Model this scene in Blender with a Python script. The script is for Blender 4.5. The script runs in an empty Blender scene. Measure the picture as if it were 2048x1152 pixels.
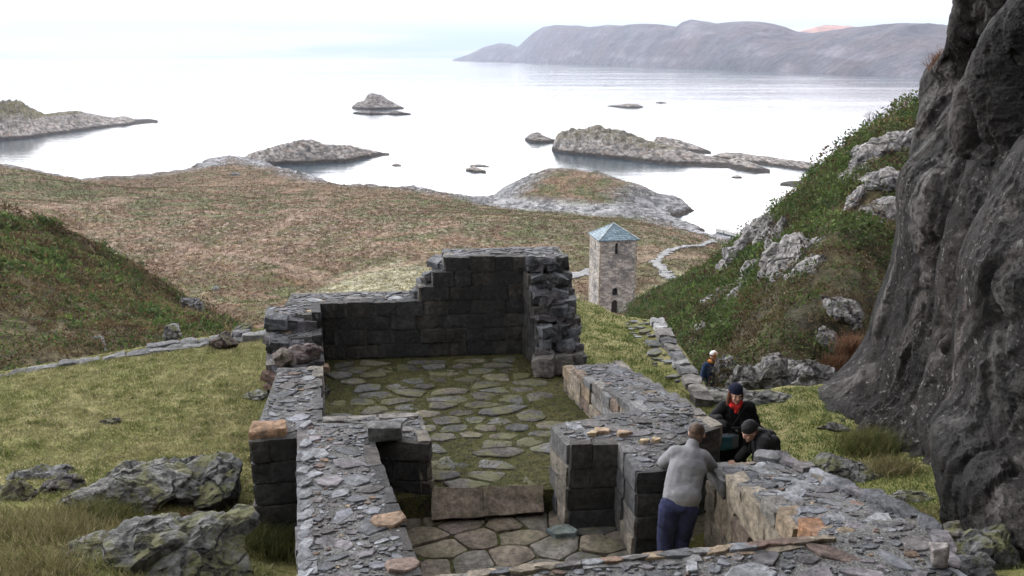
import bpy, bmesh, math, random
import numpy as np
from mathutils import Vector, Matrix, Euler

rng = np.random.default_rng(11)
random.seed(11)
F = 1774.0
PITCH = math.radians(14.72)
CP, SP = math.cos(PITCH), math.sin(PITCH)
CAMZ = 60.0
scene = bpy.context.scene
COL = scene.collection

# ------------------------------------------------------------------ measuring helpers
def U(px, py, Y=None, z=None):
    """world point seen at a photo pixel, at forward distance Y or at height z below/above the eye"""
    a = (px - 1024) / F
    b = (576 - py) / F
    d = np.array([a, CP + b * SP, -SP + b * CP])
    t = Y / d[1] if Y is not None else z / d[2]
    return d * t + np.array([0, 0, CAMZ])

def UZ(L):
    return np.array([U(px, py, z=z) for px, py, z in L])

def UY(L):
    return np.array([U(px, py, Y=y) for px, py, y in L])

# ------------------------------------------------------------------ noise
_G = rng.normal(size=(256, 3))
_G /= np.linalg.norm(_G, axis=1)[:, None]
def _h(x, y, z):
    h = (x.astype(np.uint32) * np.uint32(374761393)) ^ (y.astype(np.uint32) * np.uint32(668265263)) ^ (z.astype(np.uint32) * np.uint32(2246822519))
    h = (h ^ (h >> np.uint32(13))) * np.uint32(1274126177)
    return ((h ^ (h >> np.uint32(16))) & np.uint32(255)).astype(np.int64)
def perlin(p):
    p = np.asarray(p, float)
    i = np.floor(p).astype(np.int64)
    f = p - i
    u = f * f * f * (f * (f * 6 - 15) + 10)
    r = 0
    for dx in (0, 1):
        for dy in (0, 1):
            for dz in (0, 1):
                g = _G[_h(i[..., 0] + dx, i[..., 1] + dy, i[..., 2] + dz)]
                d = g[..., 0] * (f[..., 0] - dx) + g[..., 1] * (f[..., 1] - dy) + g[..., 2] * (f[..., 2] - dz)
                w = (u[..., 0] if dx else 1 - u[..., 0]) * (u[..., 1] if dy else 1 - u[..., 1]) * (u[..., 2] if dz else 1 - u[..., 2])
                r = r + d * w
    return r * 1.5
def fbm(p, octs=4, gain=0.5, ridged=False):
    p = np.asarray(p, float)
    a, s, t = 1.0, 0, 0
    for k in range(octs):
        n = perlin(p * (2.03 ** k) + 17.3 * k)
        if ridged:
            n = 1 - 2 * np.abs(n)
        s = s + a * n
        t += a
        a *= gain
    return s / t
def facets(p, size, seed=0, k=0.55, sharp=42.0):
    """piecewise flat relief: each cell of a jittered lattice is a tilted plane; second value: distance to the crack"""
    q = np.asarray(p, float) / np.asarray(size) + seed * 7.31
    i = np.floor(q).astype(np.int64)
    d1 = np.full(q.shape[:-1], 9.0); d2 = d1.copy(); num = np.zeros(q.shape[:-1]); den = num + 1e-12
    for a in (-1, 0, 1):
        for b in (-1, 0, 1):
            for c in (-1, 0, 1):
                x, y, z = i[..., 0] + a, i[..., 1] + b, i[..., 2] + c
                h = _h(x, y, z)
                j = np.stack([_h(x + 91, y, z), _h(x, y + 57, z), _h(x, y, z + 33)], -1) / 255.0
                dl = q - np.stack([x, y, z], -1) - j
                d = (dl * dl).sum(-1)
                v = (_h(x + 7, y + 3, z + 1) / 255.0 - 0.5) + k * (_G[h] * dl).sum(-1)
                wt = np.exp(-sharp * d)                    # sharp planes with short blends between them
                num = num + wt * v; den = den + wt
                d2 = np.where(d < d1, d1, np.minimum(d2, d))
                d1 = np.minimum(d, d1)
    return num / den, np.sqrt(d2) - np.sqrt(d1)
def p3(x, y, z=0.0):
    return np.stack(np.broadcast_arrays(x, y, z), -1)

# ------------------------------------------------------------------ mesh helpers
class Acc:
    """collects vertices, faces and a colour per vertex; build() links them as one mesh object"""
    def __init__(s):
        s.v, s.c, s.loops, s.sizes, s.n = [], [], [], [], 0
    def add(s, V, Fc, col):
        V = np.asarray(V, float).reshape(-1, 3)
        Fc = np.asarray(Fc)
        s.v.append(V)
        c = np.asarray(col, float)
        s.c.append(np.broadcast_to(c, (len(V), 3)))
        s.loops.append((Fc + s.n).reshape(-1))
        s.sizes.append(np.full(len(Fc), Fc.shape[1]))
        s.n += len(V)
    def poly(s, V, faces, col):
        V = np.asarray(V, float)
        s.v.append(V)
        s.c.append(np.broadcast_to(np.asarray(col, float), (len(V), 3)))
        for f in faces:
            s.loops.append(np.asarray(f) + s.n)
            s.sizes.append(np.array([len(f)]))
        s.n += len(V)
    def build(s, name, mat, parent=None, smooth=True, angle=None, origin=None):
        V = np.concatenate(s.v)
        C = np.concatenate(s.c)
        if origin is not None:
            V = V - np.asarray(origin)
        L = np.concatenate(s.loops).astype(np.int32)
        S = np.concatenate(s.sizes).astype(np.int32)
        me = bpy.data.meshes.new(name)
        me.vertices.add(len(V))
        me.vertices.foreach_set('co', V.astype(np.float32).ravel())
        me.loops.add(len(L))
        me.loops.foreach_set('vertex_index', L)
        me.polygons.add(len(S))
        me.polygons.foreach_set('loop_start', np.concatenate([[0], np.cumsum(S)[:-1]]).astype(np.int32))
        me.update(calc_edges=True)
        at = me.color_attributes.new('Col', 'FLOAT_COLOR', 'POINT')
        at.data.foreach_set('color', np.concatenate([C, np.ones((len(C), 1))], 1).astype(np.float32).ravel())
        me.polygons.foreach_set('use_smooth', np.full(len(S), smooth))
        if smooth and angle:
            me.set_sharp_from_angle(angle=math.radians(angle))
        me.materials.append(mat)
        me.update()
        o = bpy.data.objects.new(name, me)
        COL.objects.link(o)
        if origin is not None and parent is None:
            o.location = origin
        if parent is not None:
            o.parent = parent
        return o

def grid_faces(nr, nc, flip=False):
    i = np.arange(nr - 1)[:, None] * nc + np.arange(nc - 1)[None, :]
    q = np.stack([i, i + 1, i + nc + 1, i + nc], -1).reshape(-1, 4)
    return q[:, ::-1] if flip else q

def tag(o, label=None, cat=None, group=None, kind=None):
    if label: o['label'] = label
    if cat: o['category'] = cat
    if group: o['group'] = group
    if kind: o['kind'] = kind
    return o

def empty(name, loc, label, cat, group=None):
    o = bpy.data.objects.new(name, None)
    COL.objects.link(o)
    o.location = loc
    o.empty_display_size = 0.2
    return tag(o, label, cat, group)

def rbf_fit(P, z, smooth=1e-3, scale=1.0):
    P = np.asarray(P, float) / scale
    n = len(P)
    d = np.linalg.norm(P[:, None] - P[None], axis=-1)
    K = np.where(d > 0, d * d * np.log(d + 1e-12), 0) + np.eye(n) * smooth
    A = np.zeros((n + 3, n + 3))
    A[:n, :n] = K
    A[:n, n] = A[n, :n] = 1
    A[:n, n + 1:] = P
    A[n + 1:, :n] = P.T
    w = np.linalg.solve(A, np.concatenate([z, np.zeros(3)]))
    def ev(x, y):
        x = np.asarray(x, float) / scale
        y = np.asarray(y, float) / scale
        out = w[n] + w[n + 1] * x + w[n + 2] * y
        for k in range(n):
            d2 = (x - P[k, 0]) ** 2 + (y - P[k, 1]) ** 2
            out = out + w[k] * 0.5 * d2 * np.log(d2 + 1e-12)
        return out
    return ev

def inside(x, y, poly):
    x = np.asarray(x); y = np.asarray(y)
    r = np.zeros(x.shape, bool)
    n = len(poly)
    for i in range(n):
        x0, y0 = poly[i][:2]; x1, y1 = poly[(i + 1) % n][:2]
        if y0 == y1: continue
        r ^= ((y0 > y) != (y1 > y)) & (x < (x1 - x0) * (y - y0) / (y1 - y0) + x0)
    return r
def edge_dist(x, y, poly, closed=True):
    d = np.full(np.shape(x), 1e9)
    n = len(poly)
    for i in range(n if closed else n - 1):
        x0, y0 = poly[i][:2]; x1, y1 = poly[(i + 1) % n][:2]
        dx, dy = x1 - x0, y1 - y0
        t = np.clip(((x - x0) * dx + (y - y0) * dy) / (dx * dx + dy * dy + 1e-12), 0, 1)
        d = np.minimum(d, np.hypot(x - x0 - t * dx, y - y0 - t * dy))
    return d
def sdist(x, y, poly):
    return np.where(inside(x, y, poly), 1, -1) * edge_dist(x, y, poly)
def sstep(a, b, x):
    t = np.clip((x - a) / (b - a), 0, 1)
    return t * t * (3 - 2 * t)
def lerpc(a, b, t):
    return np.asarray(a) * (1 - t[..., None]) + np.asarray(b) * t[..., None]

# ------------------------------------------------------------------ material helper
class NT:
    def __init__(s, name, vol=False):
        s.m = bpy.data.materials.new(name)
        s.m.use_nodes = True
        s.t = s.m.node_tree
        s.t.nodes.clear()
        s.out = s.t.nodes.new('ShaderNodeOutputMaterial')
    def n(s, typ, props=None, **inp):
        nd = s.t.nodes.new('ShaderNode' + typ)
        for k, v in (props or {}).items():
            setattr(nd, k, v)
        for k, v in inp.items():
            key = int(k[1:]) if k[0] == 'i' and k[1:].isdigit() else k.replace('_', ' ')
            s.put(nd.inputs[key], v)
        return nd
    def put(s, sock, v):
        if isinstance(v, bpy.types.NodeSocket):
            s.t.links.new(v, sock)
        elif isinstance(v, (tuple, list)) and sock.type == 'RGBA' and len(v) == 3:
            sock.default_value = (*v, 1)
        else:
            sock.default_value = v
    def pos(s):
        return s.n('NewGeometry').outputs['Position']
    def noise(s, vec, scale, detail=4, rough=0.55, dist=0.0):
        return s.n('TexNoise', None, Vector=vec, Scale=scale, Detail=detail, Roughness=rough, Distortion=dist).outputs[0]
    def ramp(s, fac, a, b, lo=0.0, hi=1.0):
        r = s.n('MapRange', {'interpolation_type': 'SMOOTHSTEP'}, i0=fac, i1=a, i2=b, i3=lo, i4=hi)
        return r.outputs[0]
    def math(s, op, a, b=0.0):
        return s.n('Math', {'operation': op}, i0=a, i1=b).outputs[0]
    def mix(s, fac, a, b, mode='MIX'):
        nd = s.n('Mix', {'data_type': 'RGBA', 'blend_type': mode})
        s.put(nd.inputs[0], fac); s.put(nd.inputs[6], a); s.put(nd.inputs[7], b)
        return nd.outputs[2]
    def gray(s, v):
        return s.n('CombineColor', None, i0=v, i1=v, i2=v).outputs[0]
    def col(s, name='Col'):
        return s.n('Attribute', {'attribute_name': name}).outputs['Color']
    def bump(s, h, strength, dist, prev=None):
        nd = s.n('Bump', None, Strength=strength, Distance=dist, Height=h)
        if prev is not None: s.put(nd.inputs['Normal'], prev)
        return nd.outputs[0]
    def scaled(s, vec, x, y, z, rot=(0, 0, 0)):
        return s.n('Mapping', None, Vector=vec, Scale=(x, y, z), Rotation=rot).outputs[0]
    def done(s, color, rough=0.9, normal=None, spec=0.25, **kw):
        b = s.n('BsdfPrincipled', None, Base_Color=color, Roughness=rough)
        b.inputs['Specular IOR Level'].default_value = spec
        if normal is not None: s.put(b.inputs['Normal'], normal)
        for k, v in kw.items(): s.put(b.inputs[k.replace('_', ' ')], v)
        s.t.links.new(b.outputs[0], s.out.inputs[0])
        return s.m

def mat_stone(name, lichen=0.25, fine=40.0, bump=0.5, moss=0.0, dark=1.0, stain=0.0, cracks=0.0):
    """weathered stone: own tone per stone (Col), mottling, pale lichen, optional moss on ledges"""
    t = NT(name); p = t.pos()
    n1 = t.noise(p, 3.1, 5); n2 = t.noise(p, 14, 5, 0.65); n3 = t.noise(p, fine, 4, 0.7)
    c = t.mix(1.0, t.col(), t.gray(t.ramp(n1, 0.25, 0.75, 0.6 * dark, 1.35 * dark)), 'MULTIPLY')
    c = t.mix(1.0, c, t.gray(t.ramp(n2, 0.3, 0.72, 0.55, 1.4)), 'MULTIPLY')
    if stain:
        s = t.noise(t.scaled(p, 3, 3, 0.35), 1.4, 3)
        c = t.mix(t.ramp(s, 0.45, 0.62, 0, stain), c, (0.02, 0.02, 0.021))
    l = t.math('MULTIPLY', t.ramp(n3, 0.6, 0.74), t.ramp(t.noise(p, 5.3, 4), 0.42, 0.6))
    c = t.mix(t.math('MULTIPLY', l, lichen), c, (0.46, 0.47, 0.46))
    if moss:
        nz = t.n('SeparateXYZ', None, Vector=t.n('NewGeometry').outputs['Normal']).outputs[2]
        mm = t.math('MULTIPLY', t.ramp(nz, 0.3, 0.75), t.ramp(t.noise(p, 2.3, 6, 0.65), 0.46, 0.56))
        mc = t.mix(n2, (0.052, 0.060, 0.020), (0.135, 0.130, 0.050))
        c = t.mix(t.math('MULTIPLY', mm, moss), c, mc)
    b = None
    if cracks:
        w = t.n('VectorMath', {'operation': 'ADD'}, i0=p, i1=t.n('VectorMath', {'operation': 'SCALE'}, i0=t.n('TexNoise', None, Vector=p, Scale=1.6, Detail=4).outputs[1], Scale=0.5).outputs[0]).outputs[0]
        e = t.n('TexVoronoi', {'feature': 'DISTANCE_TO_EDGE'}, Vector=t.scaled(w, 1.0, 1.0, 1.6, (0.3, 0.4, 0)), Scale=cracks).outputs['Distance']
        k = t.math('MULTIPLY', t.ramp(e, 0.0, 0.05, 0.9, 0), t.ramp(n1, 0.35, 0.55))
        c = t.mix(k, c, (0.02, 0.019, 0.018))
        b = t.bump(t.math('SUBTRACT', 1.0, k), 1.0, 0.08)
    b = t.bump(n2, bump, 0.03, b); b = t.bump(n3, bump * 0.7, 0.01, b)
    return t.done(c, 0.85, b, 0.3)

def mat_leaf(name, trans=0.25, rough=0.8):
    t = NT(name); p = t.pos()
    c = t.mix(1.0, t.col(), t.gray(t.ramp(t.noise(p, 9, 3), 0.3, 0.7, 0.75, 1.25)), 'MULTIPLY')
    b = t.n('BsdfPrincipled', None, Base_Color=c, Roughness=rough)
    b.inputs['Specular IOR Level'].default_value = 0.15
    tr = t.n('BsdfTranslucent', None, Color=c)
    mx = t.n('MixShader', None, Fac=trans)
    t.t.links.new(b.outputs[0], mx.inputs[1]); t.t.links.new(tr.outputs[0], mx.inputs[2])
    t.t.links.new(mx.outputs[0], t.out.inputs[0])
    return t.m

def mat_cloth(name, c, scale=60, var=0.25, rough=0.95, bump=0.3):
    t = NT(name); p = t.n('TexCoord').outputs['Object']
    n = t.noise(p, scale, 3); m = t.noise(p, 7, 3)
    k = t.mix(1.0, c, t.gray(t.ramp(m, 0.3, 0.7, 1 - var, 1 + var)), 'MULTIPLY')
    b = t.bump(n, bump, 0.006); b = t.bump(m, 0.5, 0.03, b)
    return t.done(k, rough, b, 0.15)

M = {}
M['stone'] = mat_stone('weathered_stone', 0.35, dark=0.85, bump=0.9)
M['dark_stone'] = mat_stone('stained_shaded_stone', 0.28, dark=0.92, stain=0.55, bump=1.2, fine=30)
M['slate'] = mat_stone('slate_capping', 0.45, fine=55, bump=1.2, dark=0.88)
M['flag'] = mat_stone('paving_stone', 0.5, moss=0.25, bump=1.0, dark=0.85)
M['mossflag'] = mat_stone('mossy_paving_stone', 0.55, moss=0.65, bump=1.0, dark=0.85)
M['boulder'] = mat_stone('boulder_stone', 0.55, fine=26, bump=1.8, moss=0.85, dark=0.95, stain=0.5, cracks=1.7)
M['outcrop'] = mat_stone('outcrop_stone', 0.8, fine=11, bump=1.8, moss=0.3, dark=0.9, stain=0.6, cracks=0.9)
M['leaf'] = mat_leaf('leaf_green')
M['blade'] = mat_leaf('grass_blade', 0.3)
M['mossy_slab'] = mat_stone('mossy_slab', 0.5, fine=40, bump=1.2, moss=0.8, dark=0.95)
def mat_mortar():
    t = NT('rubble_mortar'); p = t.pos()
    n1 = t.noise(p, 45, 5, 0.7); n2 = t.noise(p, 3, 4)
    c = t.mix(t.ramp(n1, 0.35, 0.65), (0.06, 0.06, 0.061), (0.19, 0.185, 0.18))
    c = t.mix(1.0, c, t.gray(t.ramp(n2, 0.3, 0.7, 0.7, 1.25)), 'MULTIPLY')
    b = t.bump(n1, 1.0, 0.02); b = t.bump(t.noise(p, 12, 4), 0.8, 0.05, b)
    return t.done(c, 0.95, b, 0.1)
M['mortar'] = mat_mortar()
def mat_ground(name, cols, s1=0.9, s2=7, s3=40, bump=0.6):
    t = NT(name); p = t.pos()
    n1 = t.noise(p, s1, 5); n2 = t.noise(p, s2, 5, 0.65); n3 = t.noise(p, s3, 3, 0.7)
    c = t.mix(t.ramp(n1, 0.38, 0.62), cols[0], cols[1])
    c = t.mix(t.ramp(n2, 0.45, 0.65), c, cols[2])
    c = t.mix(1.0, c, t.gray(t.ramp(n3, 0.25, 0.75, 0.5, 1.5)), 'MULTIPLY')
    b = t.bump(n2, bump, 0.08); b = t.bump(n3, bump, 0.02, b)
    return t.done(c, 0.95, b, 0.1)
M['lawn'] = mat_ground('lawn_turf', [(0.125, 0.122, 0.042), (0.20, 0.178, 0.082), (0.09, 0.10, 0.030)])
M['moss'] = mat_ground('moss_between_stones', [(0.056, 0.060, 0.022), (0.085, 0.080, 0.034), (0.04, 0.036, 0.024)], 1.2, 9, 50, 1.0)
def mat_terrain(name, lo=0.5, s=(0.35, 2.2), b=0.8, d=0.5):
    t = NT(name); p = t.pos()
    n1 = t.noise(p, s[0], 6, 0.6); n2 = t.noise(p, s[1], 4, 0.7)
    c = t.mix(1.0, t.col(), t.gray(t.ramp(n1, 0.28, 0.72, lo, 2 - lo)), 'MULTIPLY')
    c = t.mix(1.0, c, t.gray(t.ramp(n2, 0.28, 0.72, lo, 2 - lo)), 'MULTIPLY')
    bb = t.bump(n1, b, d); bb = t.bump(n2, b, d * 0.3, bb)
    return t.done(c, 0.95, bb, 0.12)
M['heath'] = mat_terrain('heath_ground', 0.62)
M['hill'] = mat_terrain('hill_ground', 0.5, (1.2, 7.0), 1.0, 0.2)
M['islet'] = mat_terrain('shore_rock', 0.5, (0.25, 1.3), 1.0, 0.8)
M['mountain'] = mat_terrain('mountain_slope', 0.62, (0.006, 0.03), 0.8, 40.0)
def mat_cliff():
    t = NT('cliff_rock'); p = t.pos()
    w = t.n('VectorMath', {'operation': 'ADD'}, i0=p, i1=t.n('VectorMath', {'operation': 'SCALE'}, i0=t.n('TexNoise', None, Vector=p, Scale=0.8, Detail=3).outputs[1], Scale=0.7).outputs[0]).outputs[0]
    n0 = t.noise(p, 0.45, 5, 0.6); n1 = t.noise(p, 2.2, 6, 0.65); n2 = t.noise(p, 9, 5, 0.7); n3 = t.noise(p, 30, 4, 0.75)
    c = t.mix(t.ramp(n0, 0.42, 0.58), (0.040, 0.030, 0.026), (0.088, 0.074, 0.067))
    c = t.mix(1.0, c, t.gray(t.ramp(n1, 0.28, 0.72, 0.5, 1.5)), 'MULTIPLY')
    c = t.mix(1.0, c, t.gray(t.ramp(n2, 0.28, 0.72, 0.55, 1.5)), 'MULTIPLY')
    gl = t.noise(t.scaled(w, 0.9, 0.9, 0.22), 1.0, 4, 0.6, 0.3)
    c = t.mix(t.math('MULTIPLY', t.ramp(gl, 0.50, 0.60), t.ramp(n2, 0.38, 0.58, 0.05, 0.95)), c, (0.20, 0.188, 0.178))
    nz = t.n('SeparateXYZ', None, Vector=t.n('NewGeometry').outputs['Normal']).outputs[2]
    c = t.mix(t.math('MULTIPLY', t.ramp(nz, 0.3, 0.75), t.ramp(n2, 0.3, 0.6, 0.0, 0.6)), c, (0.13, 0.125, 0.12))
    st = t.noise(t.scaled(w, 1.5, 1.5, 0.16), 1.0, 4, 0.6, 0.4)
    c = t.mix(t.math('MULTIPLY', t.ramp(st, 0.46, 0.54, 0, 0.93), t.ramp(n2, 0.25, 0.5, 0.6, 1.0)), c, (0.010, 0.0068, 0.0056))
    st2 = t.noise(t.scaled(w, 0.6, 0.6, 0.10), 1.0, 3, 0.55, 0.3)
    c = t.mix(t.ramp(st2, 0.49, 0.58, 0, 0.82), c, (0.013, 0.0095, 0.008))
    sp = t.math('MULTIPLY', t.ramp(t.noise(p, 15, 5, 0.7), 0.57, 0.66), t.ramp(t.noise(p, 1.3, 4), 0.45, 0.58))
    c = t.mix(t.math('MULTIPLY', sp, 0.8), c, (0.36, 0.345, 0.33))
    sp2 = t.math('MULTIPLY', t.ramp(t.noise(p, 5.5, 4, 0.7), 0.62, 0.69), t.ramp(t.noise(p, 0.7, 3), 0.45, 0.6))
    c = t.mix(t.math('MULTIPLY', sp2, 0.85), c, (0.40, 0.38, 0.36))
    cr = t.n('TexVoronoi', {'feature': 'DISTANCE_TO_EDGE'}, Vector=t.scaled(w, 1.0, 1.0, 0.5, (0.35, 0.25, 0)), Scale=0.85).outputs['Distance']
    cr2 = t.n('TexVoronoi', {'feature': 'DISTANCE_TO_EDGE'}, Vector=t.scaled(w, 1.0, 1.0, 0.6, (-0.3, 0.4, 0)), Scale=2.6).outputs['Distance']
    crk = t.math('MAXIMUM', t.ramp(cr, 0.0, 0.035, 0.85, 0), t.math('MULTIPLY', t.ramp(cr2, 0.0, 0.05, 0.6, 0), t.ramp(n1, 0.4, 0.6)))
    c = t.mix(crk, c, (0.008, 0.007, 0.0065))
    big = t.noise(t.scaled(w, 0.42, 0.42, 0.12), 1.0, 2, 0.5)
    c = t.mix(1.0, c, t.gray(t.ramp(big, 0.42, 0.58, 0.30, 1.05)), 'MULTIPLY')
    b = t.bump(t.math('SUBTRACT', 1.0, crk), 1.0, 0.12); b = t.bump(n1, 1.0, 0.4, b); b = t.bump(n2, 1.5, 0.14, b); b = t.bump(n3, 1.0, 0.03, b)
    return t.done(c, 0.75, b, 0.35)
M['cliff'] = mat_cliff()
def mat_sea():
    t = NT('sea_water'); p = t.pos()
    a = t.noise(t.scaled(p, 0.05, 0.12, 1), 1.0, 5, 0.6)
    b_ = t.noise(t.scaled(p, 0.5, 1.1, 1, (0, 0, 0.3)), 1.0, 4, 0.6)
    s = t.noise(t.scaled(p, 0.0012, 0.008, 1, (0, 0, 0.12)), 1.0, 4, 0.6)
    nb = t.bump(a, 0.24, 1.0); nb = t.bump(b_, 0.15, 0.2, nb)
    r = t.ramp(s, 0.38, 0.62, 0.08, 0.13)
    return t.done((0.025, 0.045, 0.06), r, nb, 0.5, IOR=1.33)
M['sea'] = mat_sea()
SKY_HI, SKY_BAND, SUN_E, EXPO = 8.0, 26.0, 0.9, 1.0
# ------------------------------------------------------------------ stones, slabs, boulders
def _cube(n):
    """unit cube surface with n cells per edge, welded"""
    idx, V, Fc = {}, [], []
    def vid(p):
        if p not in idx:
            idx[p] = len(V); V.append(p)
        return idx[p]
    for ax in range(3):
        for s in (0, n):
            for i in range(n):
                for j in range(n):
                    q = []
                    for a, b in ((i, j), (i + 1, j), (i + 1, j + 1), (i, j + 1)):
                        p = [0, 0, 0]; p[ax] = s; p[(ax + 1) % 3] = a; p[(ax + 2) % 3] = b
                        q.append(vid(tuple(p)))
                    Fc.append(q if s == n else q[::-1])
    return np.array(V, float) / n * 2 - 1, np.array(Fc)
CUBES = {n: _cube(n) for n in (3, 4, 5, 8)}

def stone(acc, c, ax, half, col, rnd=0.25, amp=0.02, n=4):
    """one rough block: c centre, ax 3x3 rows of axes, half sizes"""
    V, Fc = CUBES[n]
    half = np.asarray(half, float)
    r = rnd * half.min()
    P = V * half
    inner = np.clip(P, -(half - r), half - r)
    d = P - inner
    l = np.linalg.norm(d, axis=1)[:, None]
    P = inner + np.where(l > 0, d / np.maximum(l, 1e-9) * r, 0)
    P = P + amp * np.stack([perlin(P * 6 + rng.uniform(-50, 50, 3)) for _ in range(3)], -1)
    P = P * (1 + 0.06 * rng.normal(size=(1, 3)))
    acc.add(P @ np.asarray(ax) + np.asarray(c), Fc, col)

def slab(acc, c, r, th, col, asp=None, ang=None, tilt=0.12, nrm=None):
    """flat irregular flagstone lying at c"""
    k = rng.integers(5, 9)
    a = np.sort((np.arange(k) + rng.uniform(-0.32, 0.32, k)) / k * 2 * math.pi)
    rr = r * rng.uniform(0.72, 1.1, k)
    asp = asp or rng.uniform(0.5, 0.95)
    ang = rng.uniform(0, 6.28) if ang is None else ang
    x, y = rr * np.cos(a), rr * np.sin(a) * asp
    x, y = x * math.cos(ang) - y * math.sin(ang), x * math.sin(ang) + y * math.cos(ang)
    tx, ty = rng.normal(0, tilt, 2)
    P = []
    jz = rng.normal(0, th * 0.10, k)
    for s, h in ((1.02, -th * 0.6), (1.0, th * 0.3), (0.92, th * 0.5)):
        P.append(np.stack([x * s, y * s, h + tx * x * s + ty * y * s + jz * (1 if h > 0 else 0)], 1))
    P = np.concatenate(P)
    P = np.concatenate([P, [[0, 0, th * 0.52 + rng.normal(0, th * 0.08)]]])
    fs = []
    for i in range(k):
        j = (i + 1) % k
        fs.append([i, j, k + j, k + i]); fs.append([k + i, k + j, 2 * k + j, 2 * k + i]); fs.append([2 * k + i, 2 * k + j, 3 * k])
    if nrm is not None:
        z = np.asarray(nrm); z = z / np.linalg.norm(z)
        xx = np.cross([0, 1, 0], z); xx /= np.linalg.norm(xx)
        P = P @ np.stack([xx, np.cross(z, xx), z])
    acc.poly(P + np.asarray(c), fs, col)

_bm = bmesh.new(); bmesh.ops.create_icosphere(_bm, subdivisions=5, radius=1)
ICO5 = (np.array([v.co[:] for v in _bm.verts]), np.array([[v.index for v in f.verts] for f in _bm.faces])); _bm.free()
_bm = bmesh.new(); bmesh.ops.create_icosphere(_bm, subdivisions=2, radius=1)
ICO2 = (np.array([v.co[:] for v in _bm.verts]), np.array([[v.index for v in f.verts] for f in _bm.faces])); _bm.free()
_bm = bmesh.new(); bmesh.ops.create_icosphere(_bm, subdivisions=6, radius=1)
ICO6 = (np.array([v.co[:] for v in _bm.verts]), np.array([[v.index for v in f.verts] for f in _bm.faces])); _bm.free()

def rock_shape(dims, rot=0.0, cuts=9, amp=0.10, freq=1.6, ico=ICO5, seed=None, strata=None, tilt=(0, 0), fac=0.10, Rm=None):
    g = np.random.default_rng(seed)
    P = ico[0].copy()
    for _ in range(cuts):
        n = g.normal(size=3); n[2] *= 0.8; n /= np.linalg.norm(n)
        d = g.uniform(0.50, 0.86)
        P = P + np.minimum(0, d - P @ n)[:, None] * n * 0.92
    P = P * np.asarray(dims)
    off = g.uniform(-40, 40, 3)
    m = float(np.mean(dims))
    nrm = ico[0]
    h = fbm(P / m * freq + off, 5, 0.55) * amp + fbm(P / m * freq * 2.1 + off, 4, 0.55, True) * amp * 0.5
    P = P + nrm * (h * m)[:, None]
    if strata is not None:
        s = np.asarray(strata, float); fr = np.linalg.norm(s); s = s / fr
        q = P @ s + 0.25 * m * fbm(P / m * 0.9 + off, 2)
        P = P + nrm * (0.07 * m * np.sign(np.sin(q * fr)) * np.abs(np.sin(q * fr)) ** 0.5)[:, None]
    f1, e1 = facets(P + off, m * 0.75, 1); f2, e2 = facets(P + off, m * 0.3, 2)
    P = P + nrm * ((f1 * fac * 1.6 + f2 * fac * 0.6 - fac * 0.5 * (1 - sstep(0.0, 0.10, e1))) * m)[:, None]
    R = np.array(Euler((tilt[0], tilt[1], rot)).to_matrix())
    if Rm is not None: R = Rm @ R
    return P @ R.T, ico[1]

def rock(name, c, dims, label, cat, mat='boulder', col=(0.15, 0.15, 0.15), group=None, angle=35, **kw):
    P, Fc = rock_shape(dims, **kw)
    a = Acc()
    jit = 1 + 0.18 * fbm(P * 1.7 + 5, 3)
    a.add(P, Fc, np.asarray(col) * jit[:, None])
    o = a.build(name, M[mat], angle=angle)
    o.location = c
    return tag(o, label, cat, group)

# ------------------------------------------------------------------ vegetation
def clumps(acc, P, size, cols, m=18, leaf=0.10, flat=0.7, up=0.35, var=(0.65, 1.4), ls=1.0):
    """leafy clumps: m leaf quads round each point"""
    N = len(P)
    d = rng.normal(size=(N, m, 3)); d /= np.linalg.norm(d, axis=-1, keepdims=True)
    d[..., 2] = np.abs(d[..., 2]) * 1.1 - 0.15
    rad = rng.uniform(0.35, 1.0, (N, m, 1)) ** 0.5
    C = P[:, None] + d * rad * np.asarray(size)[:, None, None] * np.array([1, 1, flat])
    t = rng.normal(size=(N, m, 3)) + d * 0.6; t[..., 2] += up
    t /= np.linalg.norm(t, axis=-1, keepdims=True)
    b = np.cross(t, rng.normal(size=(N, m, 3))); b /= np.linalg.norm(b, axis=-1, keepdims=True)
    L = leaf * np.broadcast_to(np.asarray(ls), (N,))[:, None, None] * rng.uniform(0.6, 1.5, (N, m, 1)) * (0.5 + 0.5 * np.asarray(size)[:, None, None] / np.mean(size))
    Wd = L * rng.uniform(0.28, 0.5, (N, m, 1))
    V = np.stack([C - b * Wd * 0.5, C + t * L * 0.35 - b * Wd, C + t * L * 1.5, C + t * L * 0.4 + b * Wd], 2).reshape(-1, 3)
    k = N * m
    Fc = np.arange(k * 4).reshape(k, 4)
    cc = np.asarray(cols)[:, None, :] * rng.uniform(*var, (N, m, 1))
    acc.add(V, Fc, np.repeat(cc.reshape(-1, 3), 4, axis=0))

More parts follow.
